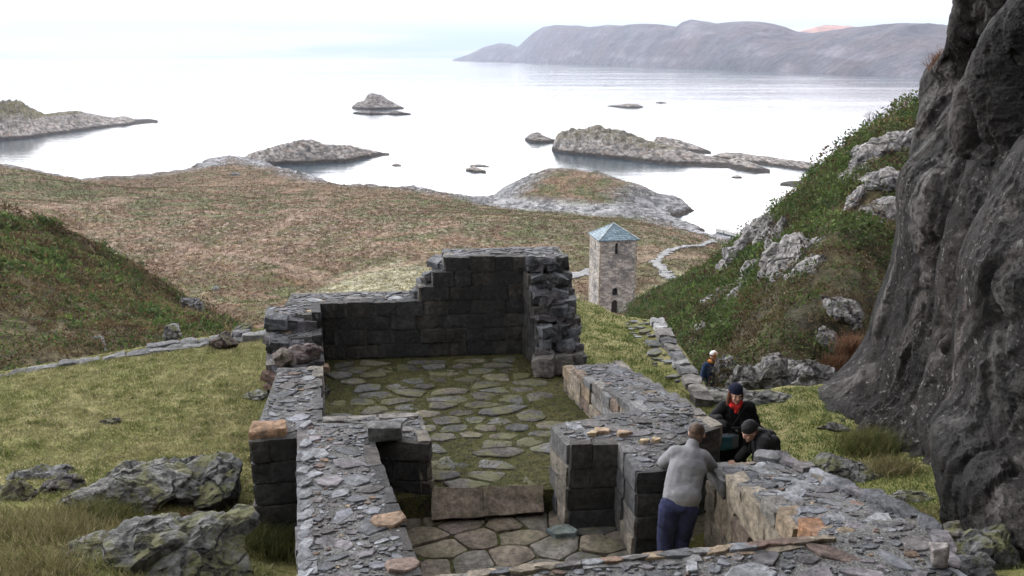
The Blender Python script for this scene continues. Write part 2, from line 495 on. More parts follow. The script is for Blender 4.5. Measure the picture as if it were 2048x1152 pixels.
def blades(acc, P, h, cols, wid=0.006, lean=0.5):
    N = len(P)
    a = rng.uniform(0, 2 * math.pi, N)
    b = np.stack([np.cos(a), np.sin(a), np.zeros(N)], 1)
    l = rng.normal(0, lean, (N, 3)); l[:, 2] = 1
    l /= np.linalg.norm(l, axis=1)[:, None]
    h = np.asarray(h)[:, None]
    w = wid * rng.uniform(0.7, 1.4, (N, 1))
    mid = P + l * h * 0.55
    tip = P + l * h + rng.normal(0, 0.25, (N, 3)) * h * np.array([1, 1, 0.25])
    V = np.stack([P - b * w, P + b * w, mid + b * w * 0.8, tip, mid - b * w * 0.8], 1).reshape(-1, 3)
    i = np.arange(N)[:, None] * 5
    acc.add(V, (i + np.array([[0, 1, 2, 4]])), np.repeat(np.asarray(cols), 5, axis=0))
    V2 = np.empty((0, 3))
    acc.loops.append((np.arange(N)[:, None] * 5 + (acc.n - len(V)) + np.array([[4, 2, 3]])).reshape(-1)); acc.sizes.append(np.full(N, 3))

def sample_grid(P, n, w=None):
    """n points spread by area over a grid of points P (rows, columns, 3)"""
    e1 = P[:-1, 1:] - P[:-1, :-1]; e2 = P[1:, :-1] - P[:-1, :-1]
    ar = np.linalg.norm(np.cross(e1, e2), axis=-1)
    if w is not None: ar = ar * w
    pr = (ar / ar.sum()).ravel()
    k = rng.choice(len(pr), n, p=pr)
    i, j = np.divmod(k, P.shape[1] - 1)
    u, v = rng.random((2, n, 1))
    return P[i, j] * (1 - u) * (1 - v) + P[i, j + 1] * u * (1 - v) + P[i + 1, j] * (1 - u) * v + P[i + 1, j + 1] * u * v

# ------------------------------------------------------------------ the terrace lawn (near ground)
TC = UZ([(0, 745, -5.75), (200, 710, -5.7), (400, 682, -5.65), (545, 660, -5.6), (300, 760, -5.6), (100, 850, -5.5), (400, 850, -5.55),
         (515, 760, -5.62), (30, 950, -5.4), (250, 900, -5.5), (480, 1000, -5.65), (560, 1110, -5.9), (300, 1000, -5.35), (50, 1050, -5.0),
         (50, 1150, -4.7), (300, 1150, -4.95), (-300, 900, -5.3), (-300, 1150, -4.5), (900, 760, -5.62), (900, 900, -5.75), (1100, 1050, -5.8),
         (1180, 612, -5.7), (1230, 700, -5.72), (1350, 790, -5.78), (1480, 830, -5.75), (1600, 880, -5.65), (1700, 925, -5.5), (1560, 900, -5.72),
         (1800, 985, -5.2), (1900, 1055, -4.9), (2040, 1075, -4.55), (1890, 1150, -4.5), (2048, 1160, -4.0), (1250, 660, -5.75), (1700, 850, -5.6)])
TC = np.concatenate([TC, [[0, 4.4, 60 - 4.6], [-2.5, 4.0, 60 - 4.6], [3.2, 4.2, 60 - 4.2], [0, 2, 57.4], [0, -1, 58.2], [-4, 2, 56.6], [4, 1, 57.4], [-9, 3, 55.8], [6, 5, 56.2]]])
gz = rbf_fit(TC[:, :2], TC[:, 2], 2e-2, 4.0)
def ground(x, y):
    return gz(x, y) + 0.05 * fbm(p3(x, y) * 0.9, 4) + 0.02 * fbm(p3(x, y) * 4, 2)
TPOLY = UZ([(-500, 815, -5.8), (-200, 775, -5.75), (0, 740, -5.75), (200, 706, -5.7), (420, 670, -5.65), (560, 650, -5.6), (800, 618, -5.6), (1000, 606, -5.65), (1150, 597, -5.7),
            (1195, 606, -5.7), (1240, 632, -5.75), (1325, 640, -5.75), (1376, 715, -5.8), (1420, 786, -5.8), (1500, 784, -5.8), (1640, 778, -5.8)])[:, :2]
TPOLY = np.concatenate([TPOLY, [[9, 16], [13, 12], [13, -6], [-15, -6]]])
nx, ny = 300, 300
gx = np.linspace(-16, 12, nx); gy = np.linspace(-5, 23, ny)
GX, GY = np.meshgrid(gx, gy)
sd = sdist(GX, GY, TPOLY)
GZ = ground(GX, GY) + np.where(sd < 0, np.maximum(sd * 2.2, -7), 0)
a = Acc(); P = p3(GX, GY, GZ)
keep = grid_faces(ny, nx)
keep = keep[(sd.ravel()[keep] > -3.6).any(1)]
a.add(P, keep, (0.1, 0.1, 0.05))
o = a.build('terrace_ground', M['lawn']); tag(o, 'grassy terrace around the ruined chapel', kind='structure')

# ------------------------------------------------------------------ low land, coast and headland
SEA = -60.0
COAST = UZ([(x, y, SEA) for x, y in [(-900, 345), (-400, 338), (-100, 334), (0, 338), (80, 349), (130, 361), (152, 372), (185, 372), (215, 369), (250, 364), (275, 366), (300, 361), (330, 357), (345, 351),
    (390, 347), (400, 332), (420, 323), (450, 319), (490, 321), (530, 329), (560, 345), (590, 350), (622, 355), (640, 366), (680, 380), (720, 386), (790, 387), (830, 380), (880, 392), (930, 401), (962, 403),
    (985, 398), (1000, 385), (1040, 368), (1080, 364), (1130, 368), (1200, 376), (1260, 386), (1310, 396), (1366, 407), (1372, 420), (1362, 430), (1330, 433), (1352, 444), (1388, 458), (1410, 472), (1430, 484), (1470, 487), (1500, 497)]])[:, :2]
COAST = np.concatenate([COAST, [[140, 270], [300, 240], [300, 10], [-300, 10], [-420, 300]]])
LC = UZ([(500, 640, -46), (450, 600, -46), (600, 600, -46), (700, 560, -46), (850, 560, -45.5), (1000, 560, -45), (1150, 560, -44), (1200, 622, -42), (1225, 640, -42), (1262, 622, -42), (1310, 585, -43.5),
         (1320, 530, -46), (1400, 500, -51.5), (1420, 489, -55), (1100, 480, -45.5), (1250, 470, -46.5), (1330, 470, -49), (1380, 470, -53), (950, 430, -49), (1100, 440, -50.5), (700, 440, -47), (720, 395, -53), (850, 393, -53.5), (640, 360, -54.5), (560, 345, -54.5),
         (500, 440, -47), (490, 350, -53.0), (430, 340, -55.5), (350, 378, -52), (300, 440, -47), (150, 430, -44), (0, 430, -41), (0, 341, -42), (100, 358, -47), (150, 376, -52), (100, 470, -45), (0, 400, -41.5), (250, 380, -53.5),
         (250, 500, -46), (400, 550, -47), (1080, 357, -51.2), (1140, 360, -50.8), (1200, 370, -51.6), (1300, 393, -54), (1350, 408, -57.5), (1010, 392, -57.5), (1040, 388, -55), (1100, 416, -57.2), (1200, 415, -55.5), (1300, 422, -57.8), (1180, 428, -56.5), (1050, 412, -57.5),
         (-300, 430, -38), (-300, 350, -38), (-700, 400, -40)])
LC = np.concatenate([LC, [[-80, 100, 60 - 44], [0, 90, 60 - 40], [0, 50, 60 - 36], [40, 100, 60 - 40], [90, 150, 60 - 44], [-150, 150, 60 - 42], [-60, 40, 60 - 38], [20, 30, 60 - 34], [80, 60, 60 - 40], [120, 220, 60 - 50]]])
lz = rbf_fit(LC[:, :2], LC[:, 2], 4e-3, 100.0)
pxs = np.linspace(-260, 1640, 640)
ys = np.concatenate([np.linspace(26, 110, 30)[:-1], 110 * (570 / 110) ** np.linspace(0, 1, 430)])
LX = (pxs[None, :] - 1024) / F * (ys[:, None] * CP + 45 * SP)
LY = np.repeat(ys[:, None], len(pxs), 1)
sd = sdist(LX, LY, COAST)
base = lz(LX, LY)
q3 = p3(LX, LY)
rough_n = fbm(q3 * 0.055, 5)
ridge_n = fbm(p3(LX * 0.09 + LY * 0.05, LY * 0.06 - LX * 0.02), 5, 0.55, True)
sdn = sd + 5 * fbm(q3 * 0.07, 4)
rocky = 1 - sstep(12, 30, sdn + 16 * rough_n)
hl = np.maximum(base - 0.0, 0.6)
LZ = np.where(sdn < 0, np.maximum(sdn * 0.35, -3.5), hl * sstep(-4, 26, sdn) + 0.5)
LZ = LZ + rocky * np.where(sdn > -6, 1, 0.3) * (ridge_n * 2.2 + 0.8 * fbm(q3 * 0.35, 4, 0.55, True)) * sstep(-8, 6, sdn)
LZ = LZ + (1 - rocky) * (1.7 * fbm(q3 * 0.03, 3) + 0.5 * fbm(q3 * 0.11 + 9, 3) + 0.25 * fbm(q3 * 0.3, 3))
LZ = np.maximum(LZ, -3.8)
def land_colour(x, y, z, sdn, rocky):
    q = p3(x, y)
    n1 = fbm(q * 0.028, 5); n2 = fbm(q * 0.12, 4); n3 = fbm(q * 0.45 + 9, 3)
    c = lerpc((0.096, 0.060, 0.034), (0.165, 0.108, 0.068), sstep(-0.25, 0.3, n1))
    n5 = fbm(q * 0.011 + 31, 4)
    c = lerpc(c, (0.066, 0.062, 0.030), 0.45 * sstep(0.02, 0.25, n5 + 0.35 * n2))
    c = lerpc(c, (0.085, 0.068, 0.034), 0.75 * sstep(0.05, 0.4, n2))
    # olive green along the coastal knolls, near the tower and under the hill
    A = U(1180, 470, z=-46); B = U(1180, 400, z=-52); D = U(500, 590, z=-46); E = U(60, 380, z=-43); G = U(480, 342, z=-53)
    g = np.exp(-((x - A[0]) / 75) ** 2 - ((y - A[1]) / 55) ** 2) * 1.1 + 1.5 * np.exp(-((x - B[0]) / 85) ** 2 - ((y - B[1]) / 55) ** 2) + 0.8 * np.exp(-((x - D[0]) / 30) ** 2 - ((y - D[1]) / 22) ** 2) \
        + 1.6 * np.exp(-((x - E[0]) / 85) ** 2 - ((y - E[1]) / 65) ** 2) + 0.7 * np.exp(-((x - G[0]) / 60) ** 2 - ((y - G[1]) / 25) ** 2)
    c = lerpc(c, (0.072, 0.078, 0.028), np.clip(g * sstep(-0.25, 0.3, n2 + 0.6 * n3), 0, 0.9))
    # frosted speckles in the middle of the heath
    Fp = U(620, 455, z=-46)
    f = 1.3 * np.exp(-((x - Fp[0]) / 70) ** 2 - ((y - Fp[1]) / 55) ** 2) + 0.3
    f = f * sstep(0.05, 0.42, fbm(q * 0.75 + 3, 3)) * sstep(-0.25, 0.25, n1 + 0.3)
    c = lerpc(c, (0.30, 0.235, 0.21), np.clip(0.7 * f, 0, 0.65))
    # pale frosty meadow behind the ruin and beside the tower
    mead = UZ([(625, 592, -46), (660, 560, -46), (740, 538, -46), (800, 528, -46), (880, 545, -45), (1000, 560, -45), (1140, 580, -44), (1150, 640, -42), (900, 640, -44), (640, 640, -46)])[:, :2]
    mead2 = UZ([(1278, 600, -43), (1290, 578, -43.5), (1330, 568, -44), (1360, 545, -45), (1400, 540, -45.5), (1440, 520, -48), (1420, 600, -43), (1260, 650, -42)])[:, :2]
    mm = np.maximum(sstep(-3, 2, sdist(x, y, mead) + 3 * n2), sstep(-3, 2, sdist(x, y, mead2) + 3 * n2))
    c = lerpc(c, lerpc((0.17, 0.155, 0.085), (0.25, 0.24, 0.17), sstep(-0.3, 0.35, n3)), mm * 0.95)
    # bare pale rock along the low shore that ties the green headland to the land
    rb = UZ([(965, 402, -59), (1000, 412, -58), (1060, 416, -57.5), (1120, 420, -57), (1180, 425, -56.5), (1240, 428, -57), (1300, 430, -58), (1365, 428, -59)])[:, :2]
    rbm = (1 - sstep(4, 15, edge_dist(x, y, rb, False) + 7 * n2)) * sstep(-0.4, 0.1, n3 + 0.35)
    c = lerpc(c, lerpc((0.11, 0.11, 0.112), (0.30, 0.30, 0.305), sstep(-0.3, 0.3, n3 + n2)), rbm)
    # worn tracks
    for L, wd in (([(300, 478, -46.5), (360, 492, -46.5), (430, 505, -46.5), (520, 520, -46.3), (590, 533, -46), (650, 552, -46)], 1.3), ([(500, 475, -46.5), (560, 460, -46.5), (620, 430, -47), (655, 405, -50), (640, 390, -52)], 1.6), ([(0, 440, -41), (80, 425, -43), (180, 420, -45), (260, 405, -48)], 3.0), ([(840, 530, -46), (760, 540, -46), (660, 562, -46), (560, 540, -46)], 1.4), ([(1290, 508, -47), (1240, 512, -46), (1290, 520, -46), (1400, 523, -48)], 3.0)):
        tr = UZ(L)[:, :2]
        c = lerpc(c, (0.21, 0.15, 0.11), 0.6 * (1 - sstep(wd * 0.6, wd * 1.9, edge_dist(x, y, tr, False) + 1.0 * n2)))
    # bare rock by the sea, dark weed at the water line
    rk = rocky * sstep(-0.35, 0.1, n3 + 0.75 - 0.03 * np.maximum(sdn - 4, 0))
    strat = fbm(p3(x * 0.25 + y * 0.1, y * 0.9, z * 1.2), 4)
    rc = lerpc((0.07, 0.07, 0.072), (0.27, 0.27, 0.28), sstep(-0.3, 0.35, strat))
    c = lerpc(c, rc, rk)
    c = lerpc(c, (0.035, 0.028, 0.022), 1 - sstep(0.9, 1.9, z + 0.7 * n3))
    return c
LCOL = land_colour(LX, LY, LZ, sdn, rocky)
a = Acc(); LP = p3(LX, LY, LZ)
a.add(LP, grid_faces(*LX.shape), LCOL.reshape(-1, 3))
o = a.build('heath_land', M['heath']); tag(o, 'brown frosted heath running down to a rocky shore', kind='structure')
# low tufts of heather and grass all over the heath
w = (LY[:-1, :-1] / 150.0) ** -1.1 * ((sdn[:-1, :-1] > 12) & (LY[:-1, :-1] > 120))
tp = sample_grid(LP, 80000, w)
ts = sdist(tp[:, 0], tp[:, 1], COAST); tn = fbm(tp * [0.055, 0.055, 0], 5)
tc = land_colour(tp[:, 0], tp[:, 1], tp[:, 2], ts, np.zeros(len(tp)))
a = Acc()
dens = fbm(tp * [0.16, 0.16, 0], 3)
szt = rng.uniform(0.16, 0.36, len(tp)) * (0.8 + 0.8 * np.clip(dens + 0.3, 0, 1)) * np.clip(tp[:, 1] / 190, 0.8, 1.5)
pale = tc.mean(1) > 0.2
szt = np.where(pale, szt * 0.4, szt)
clumps(a, tp, szt, tc * rng.uniform(0.92, 1.15, (len(tp), 1)), m=6, leaf=0.2, flat=0.4, up=0.5, var=(0.8, 1.2))
o = a.build('heather', M['leaf'], smooth=False); tag(o, 'low tufts of brown heather across the heath', kind='stuff')

# ------------------------------------------------------------------ the left hill and the right hillside
def loft(rows, nr, nc, bulge=0.0):
    """rows: list of polylines (k,3) with equal k -> smooth grid"""
    R = np.array(rows)
    u = np.linspace(0, R.shape[1] - 1, nc)
    def interp(A, t, axis):
        i = np.clip(np.floor(t).astype(int), 0, A.shape[axis] - 2); f = t - i
        sh = [1] * A.ndim; sh[axis] = len(t)
        f = f.reshape(sh)
        g = lambda k: np.take(A, np.clip(i + k, 0, A.shape[axis] - 1), axis)
        p0, p1, p2, p3_ = g(-1), g(0), g(1), g(2)
        return p1 + 0.5 * f * (p2 - p0 + f * (2 * p0 - 5 * p1 + 4 * p2 - p3_ + f * (3 * (p1 - p2) + p3_ - p0)))
    R = interp(R, u, 1)
    return interp(R, np.linspace(0, R.shape[0] - 1, nr), 0)
def normals(P):
    du = np.gradient(P, axis=1); dv = np.gradient(P, axis=0)
    n = np.cross(du, dv); n /= np.linalg.norm(n, axis=-1, keepdims=True) + 1e-9
    return n * np.where(n[..., 2:3] < 0, -1, 1)
GREEN = np.array([[0.054, 0.082, 0.024], [0.074, 0.106, 0.030], [0.038, 0.060, 0.020], [0.066, 0.080, 0.030]])
BROWN = np.array([[0.070, 0.046, 0.028], [0.095, 0.066, 0.036], [0.050, 0.037, 0.022], [0.105, 0.085, 0.042]])
def clothe(P, n, size, m, leaf, gfun, w=None, name='shrubbery', label='', bare=(), mounds=0, tint=1.0):
    s = sample_grid(P, n, w)
    for c_, r_ in bare:                                   # nothing grows on the bare rocks
        s = s[((((s - c_) / r_) ** 2).sum(1) > 0.8)]
    nz = fbm(s * 0.55, 4); n2 = fbm(s * 1.6 + 7, 3)
    keepm = n2 > -0.6
    s = s[keepm]; nz = nz[keepm]; n2 = n2[keepm]
    g = gfun(s, nz)
    pick = rng.integers(0, 4, len(s))
    c = np.where((g + 0.25 * rng.normal(size=len(s)) > 0.5)[:, None], GREEN[pick], BROWN[pick]) * tint * (1 + 0.35 * n2[:, None])
    a = Acc()
    sz = size * rng.uniform(0.5, 1.25, len(s)) * (0.75 + 0.7 * sstep(-0.2, 0.5, nz)) * (0.75 + 0.5 * (g > 0.5))
    clumps(a, s + np.array([0, 0, 0.02]), sz, c, m, leaf, ls=np.clip(s[:, 1] / 36, 0.42, 1.15))
    if mounds:                                            # bigger rounded bushes standing out of the cover
        b = sample_grid(P, mounds, w)
        for c_, r_ in bare: b = b[((((b - c_) / r_) ** 2).sum(1) > 0.9)]
        nb = fbm(b * 0.55, 4)
        gb = gfun(b, nb) + 0.2 * rng.normal(size=len(b)) > 0.55
        pk_ = rng.integers(0, 4, len(b))
        cb = np.where(gb[:, None], GREEN[pk_] * 1.1, BROWN[pk_]) * tint * rng.uniform(0.8, 1.25, (len(b), 1))
        clumps(a, b, rng.uniform(0.5, 1.05, len(b)) * np.clip(b[:, 1] / 32, 0.55, 1.15), cb, 150, leaf * 0.9, 0.75, 0.5, ls=np.clip(b[:, 1] / 36, 0.42, 1.15))
    o = a.build(name, M['leaf'], smooth=False)
    return tag(o, label, kind='stuff')

sil = [(-420, 400, 44), (-200, 415, 46), (0, 437, 50), (60, 452, 52), (130, 488, 55), (200, 527, 58), (260, 563, 60), (330, 608, 63), (390, 642, 66), (450, 662, 70), (520, 690, 74)]
bas = [(-420, 800, 18), (-200, 775, 20), (0, 738, 22.5), (60, 732, 23), (130, 722, 24), (200, 712, 25.5), (260, 702, 27), (330, 692, 29.5), (390, 682, 33), (450, 678, 38), (520, 698, 46)]
S, B = UY(sil), UY(bas)
mid = (S * 0.55 + B * 0.45) + np.array([0, 0, 0.2])
low = B + np.array([2.0, -3.0, -3.0]); low2 = B + np.array([5.0, -6.0, -9.0])
back = S + np.array([3, 6, -4.5]); back2 = S + np.array([10, 16, -26.0])
HP = loft([low2, low, B, mid, S, back, back2], 150, 260)
hn = normals(HP)
HP = HP + hn * (0.55 * fbm(HP * 0.16, 4) + 0.25 * fbm(HP * 0.7, 3))[..., None]
hc = lerpc((0.05, 0.042, 0.024), (0.09, 0.075, 0.04), sstep(-0.3, 0.3, fbm(HP * 0.5, 3)))
a = Acc(); a.add(HP, grid_faces(*HP.shape[:2]), hc.reshape(-1, 3))
o = a.build('left_hill', M['hill']); tag(o, 'steep heather covered hill beside the terrace', kind='structure')
mid_px = U(250, 640, Y=42)
clothe(HP, 20000, 0.36, 22, 0.085, lambda s, nz: 0.40 + 1.2 * nz, name='heather_shrubbery', label='green and brown heather covering the left hill', mounds=500, tint=1.3)

ridge = [(2150, 180, 46), (1900, 205, 42), (1812, 246, 43), (1750, 288, 47), (1660, 361, 57), (1600, 408, 63), (1560, 449, 68), (1480, 508, 74), (1420, 548, 78), (1370, 572, 82), (1310, 600, 88), (1272, 622, 95)]
basr = [(1950, 700, 24), (1760, 740, 19.5), (1620, 748, 17.2), (1530, 735, 18.3), (1470, 738, 21), (1415, 738, 25.5), (1378, 706, 30), (1345, 684, 36), (1320, 668, 44), (1300, 655, 54), (1282, 646, 66), (1262, 634, 82)]
S, B = UY(ridge), UY(basr)
m1 = S * 0.34 + B * 0.66 + np.array([-0.3, 0, 0.3]); m2 = S * 0.68 + B * 0.32 + np.array([-0.4, 0, 0.7])
low = B + np.array([-1.0, -0.8, -1.4]); low2 = B + np.array([-3.0, -1.5, -7.0]); low3 = B + np.array([-12, 2, -18.0])
back = S + np.array([7, 7, -1.5]); back2 = S + np.array([26, 22, -18.0]); back3 = S + np.array([50, 40, -50.0])
RP = loft([low3, low2, low, B, m1, m2, S, back, back2, back3], 210, 300)
rn = normals(RP)
RP = RP + rn * (0.6 * fbm(RP * 0.14, 4) + 0.32 * fbm(RP * 0.6, 3, 0.5, True))[..., None]
hc = lerpc((0.03, 0.027, 0.016), (0.065, 0.055, 0.03), sstep(-0.3, 0.3, fbm(RP * 0.5, 3)))
a = Acc(); a.add(RP, grid_faces(*RP.shape[:2]), hc.reshape(-1, 3))
o = a.build('right_hillside', M['hill']); tag(o, 'steep green hillside falling from the cliff to the tower', kind='structure')
OUTC = []
RPX = 1024 + F * RP[..., 0] / (RP[..., 1] * CP - (RP[..., 2] - CAMZ) * SP)
RPY = 576 - F * (RP[..., 1] * SP + (RP[..., 2] - CAMZ) * CP) / (RP[..., 1] * CP - (RP[..., 2] - CAMZ) * SP)
nfront = int(RP.shape[0] * 6.2 / 9)
for px, py, hw, hh, rz, tl, sd_, lab in [
        (1480, 515, 34, 60, 0.5, (0.1, -0.3), 1, 'grey buttress of rock with dark clefts jutting from the hillside towards the tower'),
        (1533, 480, 30, 38, 0.2, (0.3, -0.3), 2, 'tall cracked rock highest on the hillside above the pier'),
        (1582, 522, 50, 44, 0.6, (0.1, -0.5), 3, 'broad lichen spotted rock face in the middle of the hillside'),
        (1636, 494, 20, 26, 0.3, (0, -0.4), 4, 'small pale rock at the upper end of the broad rock face'),
        (1436, 604, 22, 34, 0.2, (0, -0.3), 5, 'narrow lichen rock on the lower left of the green slope'),
        (1474, 610, 32, 30, 0.8, (0.2, -0.4), 6, 'white flecked rock among junipers below the rock buttress'),
        (1374, 588, 28, 16, 0.3, (0, -0.35), 7, 'low grey rock near the foot of the slope by the tower'),
        (1710, 405, 32, 18, 0.6, (0, -0.5), 8, 'bare rock slab below the ridge under a green bank'),
        (1730, 325, 34, 30, 0.5, (0.2, -0.4), 9, 'lichen covered crag on the ridge of the hillside'),
        (1795, 288, 30, 42, 0.2, (0.2, -0.5), 10, 'pale crag on the ridge next to the cliff edge'),
        (1766, 358, 26, 32, 0.4, (0.1, -0.5), 11, 'steep grey crag running down beside the dark cliff'),
        (1556, 505, 34, 40, 0.4, 0, 31, 'cracked rock between the tall rock and the broad rock face'),
        (1612, 545, 34, 26, 0.5, 0, 32, 'lower right shoulder of the broad rock face'),
        (1512, 548, 26, 32, 0.3, 0, 33, 'dark seamed rock under the tall cracked rock'),
        (1772, 425, 20, 40, 0.3, 0, 34, 'narrow grey rock rib hugging the dark cliff'),
        (1704, 352, 26, 20, 0.4, 0, 35, 'pale rock below the ridge left of the steep crag'),
        (1692, 618, 30, 32, 0.2, (0, -0.1), 12, 'upright pale rock beside the cliff foot above rusty grass'),
        (1652, 675, 14, 26, 0.5, (0, 0.2), 13, 'small leaning white rock left of the rusty grass tuft'),
        (1406, 652, 14, 18, 0.1, (0, 0), 14, 'small lone pale rock in the green on the lower slope')]:
    dd = (RPX[:nfront] - px) ** 2 + (RPY[:nfront] - py) ** 2
    i_, j_ = np.unravel_index(np.argmin(dd), dd.shape)
    c_ = RP[i_, j_]; k_ = c_[1] / F * 1.05
    nn_ = normals(RP)[i_, j_]
    ux_ = np.cross([0, 0, 1], nn_); ux_ /= np.linalg.norm(ux_)
    if ux_ @ np.array([1, 0, 0]) < 0: ux_ = -ux_
    Rm_ = np.stack([ux_, np.cross(nn_, ux_), nn_], 1)
    d_ = np.array((hw * 1.75 * k_, hh * 1.75 * k_, 0.85 * min(hw, hh) * k_))
    OUTC.append((c_ - nn_ * d_[2] * 0.05, tuple(d_), rz, Rm_, sd_, lab))
def rgreen(s, nz):
    near = np.exp(-((s[:, 1] - 18) / 5.5) ** 2)
    return 0.72 + 1.0 * nz - 0.42 * near
wr = np.ones((RP.shape[0] - 1, RP.shape[1] - 1)) * (RP[:-1, :-1, 1] / 30.0) ** -1.3
wr[185:] *= 0.1
clothe(RP, 36000, 0.34, 24, 0.08, rgreen, wr, 'juniper_shrubbery', 'green juniper and heather covering the right hillside', mounds=1300, bare=[(c_, max(d_) * 0.80) for c_, d_, *_ in OUTC])
# ------------------------------------------------------------------ rocks on the hillside
def on(px, py, Y):
    return U(px, py, Y=Y)
OC = (0.30, 0.283, 0.283)
for c_, d, rz, Rm_, sd_, lab in OUTC:
    rock('rock_outcrop', c_, d, lab, 'rock', 'outcrop', OC, 'outcrops on the hillside', rot=rz * 0.5 - 0.55, Rm=Rm_, seed=sd_, cuts=14, amp=0.14, freq=2.2, strata=(5.0 / d[0], 1.0 / d[0], 0.5 / d[0]), ico=ICO6, fac=0.13, angle=28)
for px, py, Y, d, rz, sd_, lab in [
        (1520, 768, 15.9, (0.36, 0.5, 0.40), 0.9, 26, 'square grey rock face directly above the woman in black'),
        (1640, 770, 15.4, (0.36, 0.5, 0.36), 0.9, 27, 'last path rock merging with the cliff foot'),
        (1545, 765, 16.2, (0.50, 0.5, 0.50), 0.3, 21, 'grey rock with a vertical crack beside the path, behind the woman in black'),
        (1608, 778, 15.8, (0.48, 0.5, 0.42), -0.2, 22, 'grey rock at the grass edge next to the cliff foot'),
        (1490, 775, 16.6, (0.42, 0.5, 0.36), 0.5, 23, 'low wet rock right beside the far walker'),
        (1575, 745, 17.0, (0.75, 0.5, 0.38), 0.1, 24, 'grey rock with white lichen flecks under brown heather'),
        (1452, 748, 19.0, (0.20, 0.5, 0.42), 0.4, 25, 'narrow pale rock leaning right behind the far walker')]:
    rock('path_rock', on(px, py, Y), d, lab, 'rock', 'outcrop', (0.21, 0.20, 0.20), 'rocks beside the path', rot=rz, seed=sd_, cuts=14, amp=0.14, freq=1.8, fac=0.14, angle=28, ico=ICO6, strata=(2.2, 0.4, 0.3))

# ------------------------------------------------------------------ the cliff: rounded overlapping buttresses, one mesh
def sheet(acc, edge, nt, ns, reach, r=0.7, slope=0.30, seed=0, backk=1.2, big=0.35):
    E = UY(edge)
    t = np.linspace(0, len(E) - 1, nt)
    E = loft([E, E + 1e-6], 2, nt)[0]
    T = E[:, :2] / np.linalg.norm(E[:, :2], axis=1)[:, None]
    Nn = np.stack([T[:, 1], -T[:, 0]], 1)
    qb = -np.linspace(1, 0, ns // 5, endpoint=False) ** 1.5 * 3.0
    qf = np.linspace(0, 1, ns - ns // 5) ** 1.35 * reach
    q = np.concatenate([qb, qf])
    aq = np.abs(q)
    nn = np.where(q < 0, 0.75 * (np.sqrt(aq ** 2 + r * r) - r), np.sqrt(aq ** 2 + r * r) - r)
    tt = np.where(q < 0, aq * 0.9, -(r * 0.8 * np.tanh(aq / r) + slope * aq))
    P = np.empty((nt, ns, 3))
    P[..., :2] = E[:, None, :2] + Nn[:, None, :] * nn[None, :, None] + T[:, None, :] * tt[None, :, None]
    P[..., 2] = E[:, None, 2]
    n = np.zeros_like(P)
    d1 = np.gradient(P, axis=0); d2 = np.gradient(P, axis=1)
    n = np.cross(d1, d2); n /= np.linalg.norm(n, axis=-1, keepdims=True) + 1e-9
    if (n[:, ns // 2:] * (P - np.array([0, 0, CAMZ]))[:, ns // 2:]).sum() > 0: n = -n
    s = np.array([seed * 3.1, 0, 0])
    fade = sstep(0.0, 0.9, aq)[None, :]
    w = fbm(P * 0.35 + s, 2)[..., None] * 0.8
    Pw = P + 0.35 * w
    Pw = Pw + np.stack([Pw[..., 2] * 0.25, Pw[..., 2] * -0.12, 0 * Pw[..., 2]], -1)          # joints lean with the bedding
    f1, e1 = facets(Pw, (1.7, 1.7, 3.0), seed, 0.9, 70); f2, e2 = facets(Pw, (0.6, 0.6, 1.05), seed + 3, 0.9, 90); f3, e3 = facets(Pw, (0.22, 0.22, 0.34), seed + 5, 0.9, 90)
    h = 0.55 * big * fbm((P + w) * [0.55, 0.55, 0.33] + s, 3) + 0.26 * f1 + 0.15 * f2 + 0.055 * f3 - 0.07 * (1 - sstep(0, 0.08, e1)) + 0.05 * fbm(P * 4.0 + s, 4, 0.6, True) + 0.022 * fbm(P * 14 + s, 3, 0.6, True)
    P = P + n * (h * (0.25 + 0.75 * fade))[..., None]
    acc.add(P, grid_faces(nt, ns), (0.1, 0.1, 0.1))
a = Acc()
# far upper wall against the sky
sheet(a, [(2080, -700, 17), (2010, -420, 17), (1950, -200, 17.5), (1908, -60, 18), (1903, 20, 18.5), (1897, 60, 19), (1880, 110, 20), (1850, 150, 21), (1842, 190, 21), (1835, 240, 20.5), (1820, 300, 20), (1815, 400, 19), (1800, 500, 18), (1770, 600, 17)], 260, 190, 7, 1.0, 0.2, 1)
# lower pinnacle that runs down to the grass
sheet(a, [(1905, 205, 15.5), (1893, 222, 15.5), (1870, 262, 15.3), (1835, 305, 15.2), (1805, 345, 15), (1793, 390, 15), (1792, 450, 15), (1785, 510, 15), (1768, 570, 15), (1745, 630, 15), (1722, 690, 14.9), (1690, 735, 14.8), (1650, 772, 14.6), (1615, 806, 14.4), (1612, 840, 14.0)], 300, 260, 2.6, 0.30, 2.5, 2)
# upper overhanging block
sheet(a, [(2250, -700, 11), (2150, -300, 11.5), (2060, -80, 12), (2020, -5, 12.3), (1975, 55, 12.6), (1945, 105, 12.9), (1925, 160, 13.1), (1908, 185, 13.2), (1902, 230, 13.2), (1898, 260, 13.2), (1912, 310, 13.2), (1945, 350, 13.3), (1990, 380, 13.6), (2040, 400, 14.2)], 240, 190, 6, 0.9, 0.25, 3)
# near buttress with the bulging foot
sheet(a, [(2200, 200, 10.5), (2100, 255, 10.5), (2040, 285, 10.5), (2003, 335, 10.5), (1975, 400, 10.5), (1945, 450, 10.5), (1920, 520, 10.4), (1915, 600, 10.3), (1905, 660, 10.2), (1902, 720, 10.1), (1892, 775, 9.9), (1868, 815, 9.6), (1856, 850, 9.4), (1858, 900, 9.3), (1868, 950, 9.25), (1880, 1000, 9.2), (1890, 1060, 9.1)], 300, 260, 3.6, 0.45, 1.5, 4, big=0.30)
